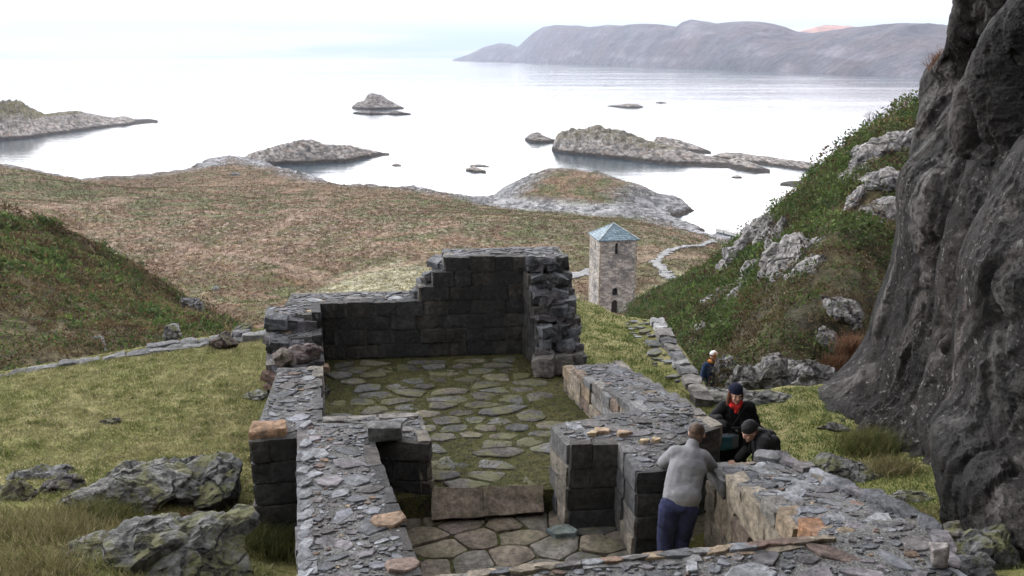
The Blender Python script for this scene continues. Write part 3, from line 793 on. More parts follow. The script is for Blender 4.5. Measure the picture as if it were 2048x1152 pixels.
# recess between the pinnacle and the near buttress
sheet(a, [(1940, 320, 12.6), (1905, 420, 12.4), (1880, 520, 12.3), (1868, 600, 12.3), (1862, 680, 12.2), (1850, 760, 12.0), (1838, 840, 11.6), (1850, 900, 11.2), (1865, 960, 10.9), (1880, 1020, 10.7)], 200, 150, 5, 0.35, 0.3, 5)
# the rock wall goes on past the camera and closes round behind it
ang = np.linspace(0, 1, 60)
plan = np.array([[6.2, 8.6], [7.4, 4.5], [7.2, 0.5], [5.8, -3.2], [2.0, -5.2], [-3.0, -5.6], [-9.0, -5.0], [-16.0, -6.5]])
PL = loft([np.c_[plan, np.zeros(8)], np.c_[plan, np.zeros(8)] + 1e-6], 2, 160)[0]
zz = np.linspace(-7, 16, 90)
ctr = np.array([-2.0, 9.0])
dirv = ctr - PL[:, :2]; dirv /= np.linalg.norm(dirv, axis=1)[:, None]
Q = np.empty((90, 160, 3))
Q[..., :2] = PL[None, :, :2] - dirv[None] * (0.10 * np.maximum(zz, 0)[:, None, None] + 0.6 * np.maximum(zz - 10, 0)[:, None, None])
Q[..., 2] = CAMZ + zz[:, None]
Q[..., :2] += dirv[None] * (0.5 * fbm(Q * 0.4, 4) + 0.10 * fbm(Q * 2.0, 3))[..., None]
a.add(Q, grid_faces(90, 160), (0.1, 0.1, 0.1))
o = a.build('cliff', M['cliff'], angle=24); tag(o, 'dark streaked cliff rising on the right of the chapel', kind='structure')

# ------------------------------------------------------------------ skerries
def islet(name, prof, depth, label, strat=(0.5, 1.2), green=0.0, seed=0, kind=True, nr=90):
    """prof: (px, top py, waterline py) from end to end"""
    pr = np.array(prof, float)
    nc = int(max(60, (pr[-1, 0] - pr[0, 0]) * 0.9))
    px = np.linspace(pr[0, 0], pr[-1, 0], nc)
    tp_ = np.interp(px, pr[:, 0], pr[:, 1]); bt = np.interp(px, pr[:, 0], pr[:, 2])
    Pb = np.array([U(x, y, z=-60.0) for x, y in zip(px, bt)])
    g = np.random.default_rng(seed)
    taper = np.sin(np.clip((px - px[0]) / (px[-1] - px[0]), 0, 1) * math.pi) ** 0.6
    D = depth * (0.25 + 0.75 * taper)
    Yc = Pb[:, 1] + D * 0.45
    H = np.array([U(x, t, Y=y)[2] for x, t, y in zip(px, tp_, Yc)])
    H = np.maximum(H, 0.3)
    v = np.linspace(-0.12, 1.0, nr)
    shape = np.where(v < 0.45, np.sin(np.clip((v + 0.0) / 0.45, -0.3, 1) * math.pi / 2) ** 1.0, np.cos((v - 0.45) / 0.55 * math.pi / 2 * 1.12))
    X = Pb[None, :, 0] * (1 + (v[:, None] * D[None]) / Pb[None, :, 1])
    Y = Pb[None, :, 1] + v[:, None] * D[None]
    Z = H[None] * shape[:, None]
    q = p3(X, Y, Z)
    st = fbm(p3(X * strat[0] * 0.16 + Z * 0.25, Y * strat[1] * 0.16, Z * 0.5) + seed, 5, 0.6, True)
    Z = Z + (0.26 * H[None] * np.clip(shape[:, None], 0, 1) + 0.25) * (st * 0.75 + 0.45 * fbm(q * 0.3 + seed, 4))
    Z = np.maximum(Z, -2.5)
    n3 = fbm(p3(X, Y, Z) * 0.35 + seed, 4)
    sfac = fbm(p3(X * strat[0] * 0.3 + Z * 0.8, Y * strat[1] * 0.25, Z) + seed, 4)
    c = lerpc((0.075, 0.070, 0.066), (0.27, 0.25, 0.235), sstep(-0.35, 0.3, sfac))
    c = lerpc(c, (0.20, 0.15, 0.11), 0.55 * sstep(0.0, 0.4, n3))
    if green:
        top = sstep(0.45, 0.8, np.clip(shape, 0, 1))[:, None] * (Z > 0.45 * H.max())
        c = lerpc(c, (0.095, 0.085, 0.034), np.clip(green * top * sstep(-0.3, 0.2, n3 + 0.15), 0, 1))
    tide = min(2.0, 0.33 * H.max() + 0.25)
    c = lerpc(c, (0.030, 0.025, 0.021), 1 - sstep(tide * 0.7, tide * 1.25, Z + 0.9 * n3))
    a = Acc(); a.add(p3(X, Y, Z), grid_faces(nr, nc), c.reshape(-1, 3))
    o = a.build(name, M['islet'], origin=(float(X.mean()), float(Y.mean()), 0.0))
    return tag(o, label, 'islet', 'rocky islets off the shore')
islet('islet', [(-220, 228, 292), (-80, 205, 288), (0, 214, 281), (25, 210, 279), (50, 210, 277), (70, 222, 275), (95, 233, 271), (120, 230, 268), (160, 226, 262), (190, 232, 258), (230, 238, 254), (250, 234, 252), (275, 242, 249), (300, 239, 246), (316, 244, 246)], 120, 'long grassy topped islet at the left edge of the photo', green=0.9, seed=1)
islet('islet', [(704, 214, 217), (716, 205, 218), (728, 204, 218.5), (736, 193, 219), (745, 191, 219), (762, 193, 219), (780, 203, 218.5), (797, 211, 218), (808, 216, 218)], 60, 'small steep pale rock islet standing alone far out', seed=2)
islet('islet', [(478, 320, 322), (505, 308, 328), (540, 300, 330), (575, 291, 330), (600, 286, 329), (625, 285, 328), (655, 293, 326), (690, 294, 325), (720, 297, 319), (750, 303, 314), (779, 310, 311)], 42, 'layered grey islet close off the heath point', strat=(1.6, 0.6), seed=3)
islet('islet', [(1103, 297, 301), (1112, 276, 304), (1125, 266, 306), (1150, 262, 309), (1170, 263, 311), (1190, 257, 313), (1212, 262, 316), (1245, 268, 319), (1280, 280, 323), (1310, 290, 327), (1350, 297, 331), (1385, 308, 332), (1420, 316, 335), (1455, 322, 336), (1475, 318, 339), (1510, 330, 346), (1540, 343, 347)], 55, 'largest islet with brown rock and a grassy crown off the headland', strat=(1.2, 0.7), green=0.5, seed=4)
islet('islet', [(1050, 276, 281), (1062, 269, 285), (1075, 267, 286), (1090, 274, 287), (1110, 280, 286)], 30, 'dark little rock at the left end of the largest islet', seed=5)
islet('islet', [(1305, 285, 292), (1312, 276, 296), (1330, 276, 299), (1360, 283, 303), (1390, 292, 306), (1422, 304, 308)], 36, 'wedge shaped islet behind the largest islet', strat=(1.5, 0.6), seed=6)
islet('islet', [(1424, 312, 316), (1450, 306, 319), (1480, 308, 323), (1530, 315, 330), (1580, 322, 337), (1620, 326, 342), (1645, 337, 344), (1662, 343, 345)], 30, 'long low islet trailing right towards the hillside', strat=(1.6, 0.6), seed=7)
islet('islet', [(1216, 212, 213), (1235, 210, 215), (1255, 208, 216), (1275, 209, 216), (1287, 214, 215)], 40, 'flat dark skerry far out beyond the largest islet', seed=8, nr=30)
islet('islet', [(1560, 367, 371), (1590, 366, 374), (1605, 364, 377), (1625, 359, 380), (1650, 362, 386), (1690, 380, 392)], 26, 'dark rock spit meeting the hillside at the water', seed=9, nr=50)
for k, (pr, lab) in enumerate([([(784, 330, 332), (793, 327.5, 333), (803, 331, 333)], 'tiny dark rock alone right of the layered islet'),
              ([(932, 337, 342), (948, 334, 344), (972, 342, 346)], 'small dark rock awash below the open sea centre'),
              ([(706, 225, 227), (740, 222, 229), (775, 226, 229), (790, 222, 229), (822, 227, 229)], 'dark reef breaking the water in front of the steep pale islet'),
              ([(1312, 205, 206), (1322, 203.5, 206.5), (1333, 205.5, 206.5)], 'faintest dark rock farthest out right of the flat skerry'),
              ([(940, 331, 333), (958, 330, 334), (978, 333, 334.5)], 'thin rock just showing behind the awash rock'),
              ([(1463, 354, 356), (1472, 352.5, 357), (1484, 356, 357)], 'tiny rock in the calm bay before the largest islet')]):
    islet('skerry', pr, 12, lab, seed=20 + k, nr=24)['group'] = 'small rocks awash'

# ------------------------------------------------------------------ sea, far mountains
bm = bmesh.new(); bmesh.ops.create_circle(bm, cap_ends=True, segments=360, radius=16300.0)
me = bpy.data.meshes.new('sea'); bm.to_mesh(me); bm.free(); me.materials.append(M['sea'])
o = bpy.data.objects.new('sea', me); COL.objects.link(o); tag(o, 'pale calm sea reflecting the bright sky', kind='structure')

def mountain(name, prof, shore, back, label, seed, cols, nr=110, nc=460, base=0.0):
    pr = np.array(prof, float)
    px = np.linspace(pr[0, 0], pr[-1, 0], nc)
    tp_ = np.interp(px, pr[:, 0], pr[:, 1]) + 0.9 * fbm(p3(px * 0.06, seed), 4)
    sh = np.array(shore, float)
    Ys = np.exp(np.interp(px, sh[:, 0], np.log(sh[:, 1])))
    v = np.linspace(-0.04, 1.6, nr)
    D = back * np.minimum(1, 0.12 + (px - px[0]) / 160)
    Yr = Ys + D
    H = np.array([U(x, t, Y=y)[2] for x, t, y in zip(px, tp_, Yr)])
    a_ = (px - 1024) / F
    Y = Ys[None] + v[:, None] * D[None]
    X = a_[None] * (Y * CP)
    prof_v = np.where(v < 1, np.sign(v) * np.abs(v) ** 0.75, 1 - 0.5 * np.maximum(v - 1, 0) ** 1.5)
    Z = base + (H[None] - base) * prof_v[:, None]
    q = p3(X, Y) / 1000.0
    rg = fbm(q * 2.2 + seed, 5, 0.5, True); gl = fbm(p3(X / 330.0, Y / 1300.0) + seed, 5, 0.55, True)
    w = np.sin(np.clip(v, 0, 1) * math.pi)[:, None]
    Z = Z + H[None] * w * (0.15 * rg + 0.14 * gl)
    n = fbm(q * 5 + seed, 4); n2 = fbm(p3(X / 120.0, Y / 500.0, Z / 60.0), 4)
    c = lerpc(cols[0], cols[1], sstep(-0.3, 0.3, n))
    c = lerpc(c, cols[2], sstep(0.1, 0.4, n2))
    a = Acc(); a.add(p3(X, Y, Z), grid_faces(nr, nc), c.reshape(-1, 3))
    o = a.build(name, M['mountain'])
    return tag(o, label, kind='structure')
MC = [(0.082, 0.068, 0.072), (0.058, 0.058, 0.068), (0.12, 0.112, 0.125)]
mountain('far_mountain', [(905, 119.5), (940, 108), (965, 95), (1000, 86), (1020, 88), (1035, 94), (1050, 80), (1068, 64), (1085, 54), (1110, 50), (1150, 51), (1180, 54), (1215, 50), (1240, 51), (1275, 47.5), (1310, 48), (1350, 53), (1362, 44), (1378, 39), (1410, 43), (1432, 47), (1455, 44), (1480, 42.5), (1510, 43), (1540, 47), (1570, 55), (1590, 63), (1620, 66), (1660, 60), (1720, 53), (1790, 47), (1850, 47), (1900, 52), (2000, 60), (2120, 50)],
         [(905, 9500), (1000, 8200), (1100, 6600), (1300, 4700), (1500, 3600), (1700, 2900), (1840, 2550), (2120, 2150)], 900, 'long steep mountain ridge across the water', 3, MC)
mountain('glow_tinted_peak', [(1540, 80), (1580, 70), (1600, 63), (1625, 58), (1645, 52.5), (1660, 52), (1685, 57), (1720, 60), (1780, 80)],
         [(1500, 5600), (1800, 5600)], 1500, 'peak tinted with rosy sunlight rising behind the saddle of the ridge', 8, [(0.40, 0.19, 0.13), (0.34, 0.17, 0.12), (0.48, 0.27, 0.2)], 60, 160, 100.0)  # rose glow of the low sun painted into the rock colours

# ------------------------------------------------------------------ stone path on the low land
PTH = Acc()
def path_strip(L, wid, n):
    C = UZ(L)[:, :2]
    C = loft([np.c_[C, np.zeros(len(C))], np.c_[C, np.zeros(len(C))] + 1e-6], 2, n)[0][:, :2]
    i = np.clip(((np.interp(C[:, 1], ys, np.arange(len(ys))))).astype(int), 0, len(ys) - 2)
    for k in range(n):
        j = int(np.argmin(np.abs(LX[i[k]] - C[k, 0])))
        z = LZ[max(0, i[k] - 1):i[k] + 2, max(0, j - 1):j + 2].max()
        for s in range(2):
            slab(PTH, (C[k, 0] + rng.normal(0, wid * 0.28), C[k, 1] + rng.normal(0, wid * 0.2), z + 0.12), wid * rng.uniform(0.42, 0.62), 0.14, np.array((0.27, 0.27, 0.28)) * rng.uniform(0.8, 1.15), tilt=0.03)
path_strip([(1425, 486, -54.5), (1415, 495, -53), (1385, 507, -51), (1350, 516, -49), (1330, 523, -47.5), (1312, 530, -46)], 1.7, 60)
path_strip([(1312, 533, -46), (1322, 541, -45.5), (1335, 552, -45), (1350, 563, -44.3)], 1.7, 40)
path_strip([(1176, 541, -44.8), (1160, 551, -44.5), (1140, 560, -44.3), (1120, 566, -44.2)], 2.0, 30)
o = PTH.build('stone_path', M['flag'], smooth=False); tag(o, 'pale flagstone path by the tower', kind='structure')

# boulders lying on the heath
for k, (px, py, z, d, lab) in enumerate([(472, 352, -53, (2.6, 2.0, 1.3), 'pale boulder on the crest of the heath point'), (598, 350, -54.5, (1.6, 1.2, 1.8), 'pointed stone standing at the shore right of the heath point'),
        (1248, 473, -46.6, (1.0, 0.8, 0.6), 'white boulder on the green knoll above the tower roof'), (1352, 480, -50, (1.4, 1.0, 0.8), 'white boulder beside the track to the shore'),
        (432, 578, -46, (0.9, 0.8, 0.5), 'pale boulder in the heath beyond the hill foot'), (700, 375, -54, (1.8, 1.2, 0.5), 'flat pale stone near the inlet shore')]):
    rock('heath_boulder', U(px, py, z=z) + np.array([0, 0, d[2] * 0.3]), d, lab, 'boulder', 'outcrop', (0.24, 0.24, 0.24), 'boulders on the heath', seed=60 + k)
# ------------------------------------------------------------------ floating pier
pA, pB = U(1437, 458, z=-59.2), U(1512, 478, z=-59.2)
d = (pB - pA); Lp = np.linalg.norm(d[:2]); d = d / np.linalg.norm(d); nrm_ = np.array([-d[1], d[0], 0]); AX = np.stack([d, nrm_, [0, 0, 1]])
root = empty('pier', tuple(pA * [1, 1, 0]), 'pale floating pier in the bay beyond the hillside', 'pier')
a = Acc()
for k in range(4):
    stone(a, pA + d * Lp * (k + 0.5) / 4 - [0, 0, 0.1], AX, (Lp / 8 - 0.05, 1.5, 0.55), (0.55, 0.54, 0.52), 0.15, 0.0, 3)
a.build('deck', M['flag'], root, origin=pA * [1, 1, 0], smooth=False)
a = Acc()
for k in range(9):
    stone(a, pA + d * Lp * (k + 0.5) / 9 + nrm_ * 1.3 + [0, 0, 0.9], AX, (0.05, 0.05, 0.5), (0.4, 0.4, 0.4), 0.1, 0, 3)
stone(a, pA + d * Lp * 0.5 + nrm_ * 1.3 + [0, 0, 1.4], AX, (Lp * 0.45, 0.05, 0.06), (0.5, 0.5, 0.5), 0.1, 0, 3)
a.build('railing', M['flag'], root, origin=pA * [1, 1, 0], smooth=False)
# ------------------------------------------------------------------ the tower
def mat_tower():
    t = NT('tower_masonry'); p = t.n('TexCoord').outputs['Object']
    q = t.scaled(p, 1.0, 1.0, 2.2)
    v = t.n('TexVoronoi', {'feature': 'F1'}, Vector=q, Scale=1.9)
    vc = t.n('SeparateColor', None, Color=v.outputs['Color']).outputs[0]
    e = t.n('TexVoronoi', {'feature': 'DISTANCE_TO_EDGE'}, Vector=q, Scale=1.9).outputs['Distance']
    n1 = t.noise(p, 0.55, 5, 0.6); n2 = t.noise(p, 4, 4, 0.7); n4 = t.noise(p, 0.9, 4)
    c = t.mix(t.ramp(vc, 0.1, 0.9), (0.20, 0.185, 0.17), (0.42, 0.39, 0.36))
    c = t.mix(t.ramp(n4, 0.54, 0.66, 0, 0.4), c, (0.26, 0.19, 0.15))
    c = t.mix(t.ramp(n1, 0.5, 0.64, 0, 0.75), c, (0.10, 0.10, 0.105))
    c = t.mix(t.ramp(n2, 0.55, 0.75, 0, 0.5), c, (0.45, 0.43, 0.40))
    c = t.mix(t.ramp(e, 0.0, 0.06, 0.45, 0), c, (0.09, 0.085, 0.08))
    b = t.bump(e, 0.6, 0.06); b = t.bump(n2, 0.7, 0.08, b)
    return t.done(c, 0.92, b, 0.15)
M['tower'] = mat_tower()
def mat_roof():
    t = NT('roof_slates'); p = t.n('TexCoord').outputs['Object']
    r = t.n('TexBrick', None, Vector=t.n('CombineXYZ', None, i0=t.math('ADD', t.n('SeparateXYZ', None, Vector=p).outputs[0], t.n('SeparateXYZ', None, Vector=p).outputs[1]), i1=t.n('SeparateXYZ', None, Vector=p).outputs[2]).outputs[0],
            Scale=1.0, Color1=(0.075, 0.13, 0.17), Color2=(0.17, 0.25, 0.29), Mortar=(0.04, 0.06, 0.075), Brick_Width=0.55, Row_Height=0.24, Mortar_Size=0.03)
    n = t.noise(p, 0.9, 4, 0.6)
    c = t.mix(t.ramp(n, 0.42, 0.62, 0, 0.6), r.outputs[0], (0.055, 0.08, 0.105))
    c = t.mix(t.ramp(t.noise(p, 1.6, 3), 0.55, 0.68, 0, 0.7), c, (0.33, 0.40, 0.43))
    return t.done(c, 0.6, t.bump(r.outputs[1], 0.4, 0.04), 0.4)
M['roof'] = mat_roof()
def mat_flat(name, c, rough=0.8, spec=0.2, **kw):
    t = NT(name)
    return t.done(c, rough, None, spec, **kw)
M['void'] = mat_flat('dark_opening', (0.012, 0.011, 0.01))
M['oldwood'] = mat_cloth('weathered_door_wood', (0.035, 0.028, 0.022), 30)

TF = U(1200, 612, z=-42.0)            # front corner between the two faces
TF[2] = 60 - 42.0
TF = U(1200, 480, Y=141.0); TF[2] = 0
th = math.radians(-17.0)
eX = np.array([math.cos(th) , -math.sin(th) * -1, 0]); eX = np.array([math.cos(math.radians(10)), math.sin(math.radians(10)), 0])
eY = np.array([-eX[1], eX[0], 0])
zB, zE = 60 - 44.0, U(1200, 481, Y=141.0)[2]
SD = 6.3
ORG = np.array([TF[0], TF[1], zB])
def tw(u, v, z):
    return ORG * [1, 1, 0] + eX * u + eY * v + np.array([0, 0, z])
tower = empty('stone_tower', tuple(tw(SD / 2, SD / 2, zB)), 'tall square stone tower with slate pyramid roof below the chapel', 'tower')
T0 = tw(SD / 2, SD / 2, zB)
def prism_bm(outline, depth_vec):
    bm = bmesh.new()
    v = [bm.verts.new(p) for p in outline]; w = [bm.verts.new(np.asarray(p) + depth_vec) for p in outline]
    n = len(v)
    bm.faces.new(v); bm.faces.new(w[::-1])
    for i in range(n): bm.faces.new([v[(i + 1) % n], v[i], w[i], w[(i + 1) % n]])
    bmesh.ops.recalc_face_normals(bm, faces=bm.faces)
    return bm
def arch_outline(o, ux, w, h, rise):
    pts = [(-w / 2, 0), (w / 2, 0)] + [(w / 2 * math.cos(a), h - rise + rise * math.sin(a)) for a in np.linspace(0, math.pi, 9)]
    return [np.asarray(o) + np.asarray(ux) * x + np.array([0, 0, z]) for x, z in pts]
bm = prism_bm([tw(0, 0, zB - 1) - T0, tw(SD, 0, zB - 1) - T0, tw(SD, SD, zB - 1) - T0, tw(0, SD, zB - 1) - T0], np.array([0, 0, zE - zB + 1]))
me = bpy.data.meshes.new('masonry'); bm.to_mesh(me); bm.free(); me.materials.append(M['tower'])
body = bpy.data.objects.new('masonry', me); COL.objects.link(body); body.parent = tower
def zpx(py, Y): return U(1230, py, Y=Y)[2]
opens = []
for face, u, y0, y1, w, rise in [('f', 0.45, 509, 486, 0.50, 0.25), ('f', 0.445, 592, 576, 0.95, 0.45), ('f', 0.44, 634, 600, 1.05, 0.5), ('f', 0.90, 485, 481.5, 0.25, 0.1), ('f', 0.885, 520, 517, 0.2, 0.1),
        ('s', 0.42, 504, 487, 0.38, 0.15), ('s', 0.40, 582, 570, 0.32, 0.12), ('s', 0.30, 581, 576, 0.25, 0.1)]:
    z0, z1 = zpx(y0, 141.5), zpx(y1, 141.5)
    if face == 'f': o_, ux, dp = tw(SD * u, -0.1, z0), eX, eY
    else: o_, ux, dp = tw(-0.1, SD * u, z0), -eY, eX
    opens.append((arch_outline(o_ - T0, ux, w, z1 - z0, rise), dp, w, z1 - z0, y0))
cut = bmesh.new()
for ol, dp, w, h, y0 in opens:
    b2 = prism_bm(ol, dp * 0.9)
    mm = bpy.data.meshes.new('tmp'); b2.to_mesh(mm); b2.free(); cut.from_mesh(mm); bpy.data.meshes.remove(mm)
cm = bpy.data.meshes.new('tmpcut'); cut.to_mesh(cm); cut.free()
co = bpy.data.objects.new('tmpcut', cm); COL.objects.link(co); co.parent = tower
md = body.modifiers.new('b', 'BOOLEAN'); md.object = co; md.operation = 'DIFFERENCE'; md.solver = 'EXACT'
bpy.context.view_layer.update()
dg = bpy.context.evaluated_depsgraph_get()
nm = bpy.data.meshes.new_from_object(body.evaluated_get(dg)); body.modifiers.clear(); body.data = nm
bpy.data.objects.remove(co)
for ol, dp, w, h, y0 in opens:
    isd = y0 == 634
    bm = prism_bm([p + dp * 0.62 for p in ol], dp * 0.2)
    mm = bpy.data.meshes.new('door' if isd else 'window'); bm.to_mesh(mm); bm.free(); mm.materials.append(M['oldwood' if isd else 'void'])
    q = bpy.data.objects.new('door' if isd else 'window', mm); COL.objects.link(q); q.parent = tower
# quoins and eaves course
for (u, v) in ((0, 0), (SD, 0), (0, SD)):
    a = Acc()
    for zc in np.arange(zB + 0.3, zE - 0.3, 0.52):
        l = 0.42 if int((zc - zB) / 0.52) % 2 else 0.26
        du = 1 if u == 0 else -1
        stone(a, tw(u + du * (l / 2 - 0.03), v + (0.68 - l) / 2 * (1 if v == 0 else -1), zc) , np.stack([eX, eY, [0, 0, 1]]), (l / 2, (0.68 - l) / 2 + 0.03, 0.24), np.array((0.36, 0.31, 0.25)) * rng.uniform(0.7, 1.2), 0.15, 0.02, 3)
    a.build('quoin', M['stone'], tower, origin=T0, angle=40)
for f in range(2):
    a = Acc()
    for k in range(15):
        u = SD * (k + 0.5) / 15
        c = tw(u, -0.05, zE - 0.16) if f == 0 else tw(-0.05, u, zE - 0.16)
        stone(a, c, np.stack([eX, eY, [0, 0, 1]]), (0.13, 0.14, 0.13) if f == 0 else (0.14, 0.13, 0.13), np.array((0.42, 0.40, 0.37)) * rng.uniform(0.8, 1.15), 0.2, 0.01, 3)
    L_ = (SD / 2, 0.06, 0.05) if f == 0 else (0.06, SD / 2, 0.05)
    stone(a, tw(SD / 2, -0.01, zE - 0.05) if f == 0 else tw(-0.01, SD / 2, zE - 0.05), np.stack([eX, eY, [0, 0, 1]]), L_, (0.38, 0.36, 0.34), 0.1, 0.0, 3)
    a.build('corbel', M['stone'], tower, origin=T0, angle=40)
ov = 0.28
ap = tw(SD / 2, SD / 2, U(1225, 447, Y=141 + SD / 2)[2])
cs = [tw(-ov, -ov, zE), tw(SD + ov, -ov, zE), tw(SD + ov, SD + ov, zE), tw(-ov, SD + ov, zE)]
a = Acc()
a.poly([*cs, *(np.array(c) - [0, 0, 0.14] for c in cs), ap], [[0, 1, 8], [1, 2, 8], [2, 3, 8], [3, 0, 8], [7, 6, 5, 4], [0, 4, 5, 1], [1, 5, 6, 2], [2, 6, 7, 3], [3, 7, 4, 0]], (0.2, 0.2, 0.2))
rf = a.build('roof', M['roof'], tower, smooth=False, origin=T0)
a = Acc()
for c in cs[:2] + cs[3:]:
    d_ = ap - c; L_ = np.linalg.norm(d_); d_ = d_ / L_
    s_ = np.cross(d_, [0, 0, 1]); s_ /= np.linalg.norm(s_)
    for k in range(9):
        stone(a, c + d_ * L_ * (k + 0.5) / 9 + [0, 0, 0.03], np.stack([d_, s_, np.cross(d_, s_)]), (L_ / 18, 0.09, 0.05), np.array((0.40, 0.45, 0.47)) * rng.uniform(0.8, 1.1), 0.2, 0.0, 3)
h_ = a.build('ridge_cap', M['stone'], rf, origin=T0)
# stub of masonry at the right foot of the tower
a = Acc()
for k in range(26):
    stone(a, tw(SD + rng.uniform(0.0, 1.3), rng.uniform(-0.6, 1.0), zB + 1.2 + rng.uniform(0, 2.6) * (1 if rng.random() < 0.6 else 0.5)), np.stack([eX, eY, [0, 0, 1]]), rng.uniform(0.25, 0.5, 3), np.array((0.13, 0.125, 0.12)) * rng.uniform(0.6, 1.3), 0.4, 0.05, 4)
tag(a.build('ruined_wall', M['stone'], angle=40, origin=tw(SD + 0.7, 0.2, zB)), 'short dark wall stub against the right foot of the tower', 'wall', 'ruined walls')

# ------------------------------------------------------------------ the ruin
SHADEP = [(0.045, 0.043, 0.043), (0.056, 0.052, 0.049), (0.038, 0.038, 0.040), (0.064, 0.058, 0.052)]  # shade of the backlit wall faces put into these darker tones
GREYP = [(0.10, 0.098, 0.098), (0.14, 0.13, 0.12), (0.085, 0.085, 0.09), (0.17, 0.15, 0.125)]
BUFFP = [(0.22, 0.185, 0.14), (0.26, 0.20, 0.14), (0.17, 0.16, 0.145), (0.20, 0.17, 0.135), (0.16, 0.12, 0.095), (0.15, 0.148, 0.15)]
SLATE = [(0.125, 0.13, 0.145), (0.16, 0.165, 0.185), (0.10, 0.102, 0.112), (0.145, 0.135, 0.145), (0.20, 0.205, 0.22), (0.115, 0.105, 0.105)]
WARM = [(0.20, 0.135, 0.095), (0.18, 0.12, 0.10), (0.23, 0.18, 0.125), (0.16, 0.115, 0.10)]
def pick(pal, lo=0.75, hi=1.25):
    return np.array(pal[rng.integers(len(pal))]) * rng.uniform(lo, hi)

def plane_fit(V):
    A = np.c_[np.ones(len(V)), V[:, 0], V[:, 1]]
    k = np.linalg.lstsq(A, V[:, 2], rcond=None)[0]
    return lambda x, y: k[0] + k[1] * np.asarray(x) + k[2] * np.asarray(y)

def dress(acc, P, Q, zb, zt, pal, ch=0.25, wr=(0.32, 0.6), out=0.03, dep=0.14, rnd=0.16, cent=None, amp=0.012, skip=0.0, z_cap=None):
    """ashlar courses along the plan line P->Q; zt(x,y) gives the top"""
    P = np.asarray(P[:2], float); Q = np.asarray(Q[:2], float)
    d = Q - P; L = np.linalg.norm(d)
    if L < 0.05: return
    d /= L
    n = np.array([d[1], -d[0]])
    if cent is not None and ((P + Q) / 2 - cent) @ n < 0: n = -n
    ax = np.stack([[d[0], d[1], 0], [n[0], n[1], 0], [0, 0, 1]])
    z = zb
    top = max(float(zt(*P)), float(zt(*Q)))
    rem = top - zb
    nc = max(1, round(rem / ch)); ch = rem / nc
    for k in range(nc):
        h = ch * rng.uniform(0.96, 1.04)
        s = -0.01 if k % 2 else -0.01
        while s < L - 0.03:
            w = rng.uniform(*wr)
            if L - s - w < 0.16: w = L - s + 0.01
            m = P + d * (s + w / 2)
            tz = float(zt(*m)) + 0.012
            z0, z1 = zb + k * ch, zb + (k + 1) * ch
            z1 = min(z1, tz)
            if k == nc - 1: z1 = tz
            if z1 - z0 > 0.07 and rng.random() >= skip:
                o_ = out + rng.normal(0, 0.008)
                c = m + n * (o_ - dep / 2)
                stone(acc, (c[0], c[1], (z0 + z1) / 2), ax, (w / 2 - 0.006, dep / 2 + 0.01, (z1 - z0) / 2 - 0.005), pick(pal), rnd, amp, 5)
            s += w

def scatter_slabs(acc, poly, zt, pal, sizes, warm=0.06, tilt=0.07, inset=0.0, nrm=None, th=(0.016, 0.036)):
    lo = poly[:, :2].min(0); hi = poly[:, :2].max(0)
    A = abs(0.5 * np.sum(poly[:, 0] * np.roll(poly[:, 1], -1) - poly[:, 1] * np.roll(poly[:, 0], -1)))
    done = np.empty((0, 3))
    for r, cover in sizes:
        tries = int(A * cover / (r * r * 1.3)) + 1
        for _ in range(tries * 4):
            if tries <= 0: break
            p = rng.uniform(lo, hi); rr = r * rng.uniform(0.75, 1.3)
            if not inside(p[0], p[1], poly): continue
            if edge_dist(np.array([p[0]]), np.array([p[1]]), poly)[0] < rr * 0.75 + inset: continue
            if len(done) and (np.hypot(done[:, 0] - p[0], done[:, 1] - p[1]) < (done[:, 2] + rr) * 0.74).any(): continue
            done = np.vstack([done, [p[0], p[1], rr]])
            t_ = rng.uniform(*th) * (0.6 + rr * 2)
            c = pick(WARM if rng.random() < warm else pal, 0.7, 1.35)
            slab(acc, (p[0], p[1], float(zt(*p)) + t_ * 0.05), rr, t_, c, asp=rng.uniform(0.38, 0.85), ang=rng.normal(0.1, 0.5), tilt=tilt, nrm=nrm)
            tries -= 1

def core_prism(acc, poly, zt, zb, shrink=0.0):
    c = poly[:, :2].mean(0)
    q = c + (poly[:, :2] - c) * (1 - shrink)
    n = len(q)
    T = np.c_[q, [float(zt(*p)) - 0.01 for p in q]]
    B = np.c_[q, np.full(n, zb)]
    # top as a fan of finely divided triangles with rubble relief
    area = 0.5 * np.sum(q[:, 0] * np.roll(q[:, 1], -1) - q[:, 1] * np.roll(q[:, 0], -1))
    bm = bmesh.new()
    f = bm.faces.new([bm.verts.new(p) for p in (T if area > 0 else T[::-1])])
    bmesh.ops.triangulate(bm, faces=[f])
    for _ in range(6):
        es = [e for e in bm.edges if e.calc_length() > 0.09]
        if not es: break
        bmesh.ops.subdivide_edges(bm, edges=es, cuts=1)
        bmesh.ops.triangulate(bm, faces=bm.faces[:])
    bm.verts.ensure_lookup_table()
    V = np.array([v.co[:] for v in bm.verts]); bd = np.array([v.is_boundary for v in bm.verts])
    Fc = [[v.index for v in f.verts] for f in bm.faces]
    V[:, 2] += np.where(bd, 0, 0.022 * fbm(V * 5, 3) + 0.014 * fbm(V * 14, 2, 0.5, True))
    bm.free()
    acc.poly(V, Fc, (0.12, 0.12, 0.12))
    W_ = np.concatenate([T, B])
    sd_ = [[(i + 1) % n, i, n + i, n + (i + 1) % n] for i in range(n)]
    acc.poly(W_, [s[::-1] for s in sd_] if area > 0 else sd_, (0.12, 0.12, 0.12))

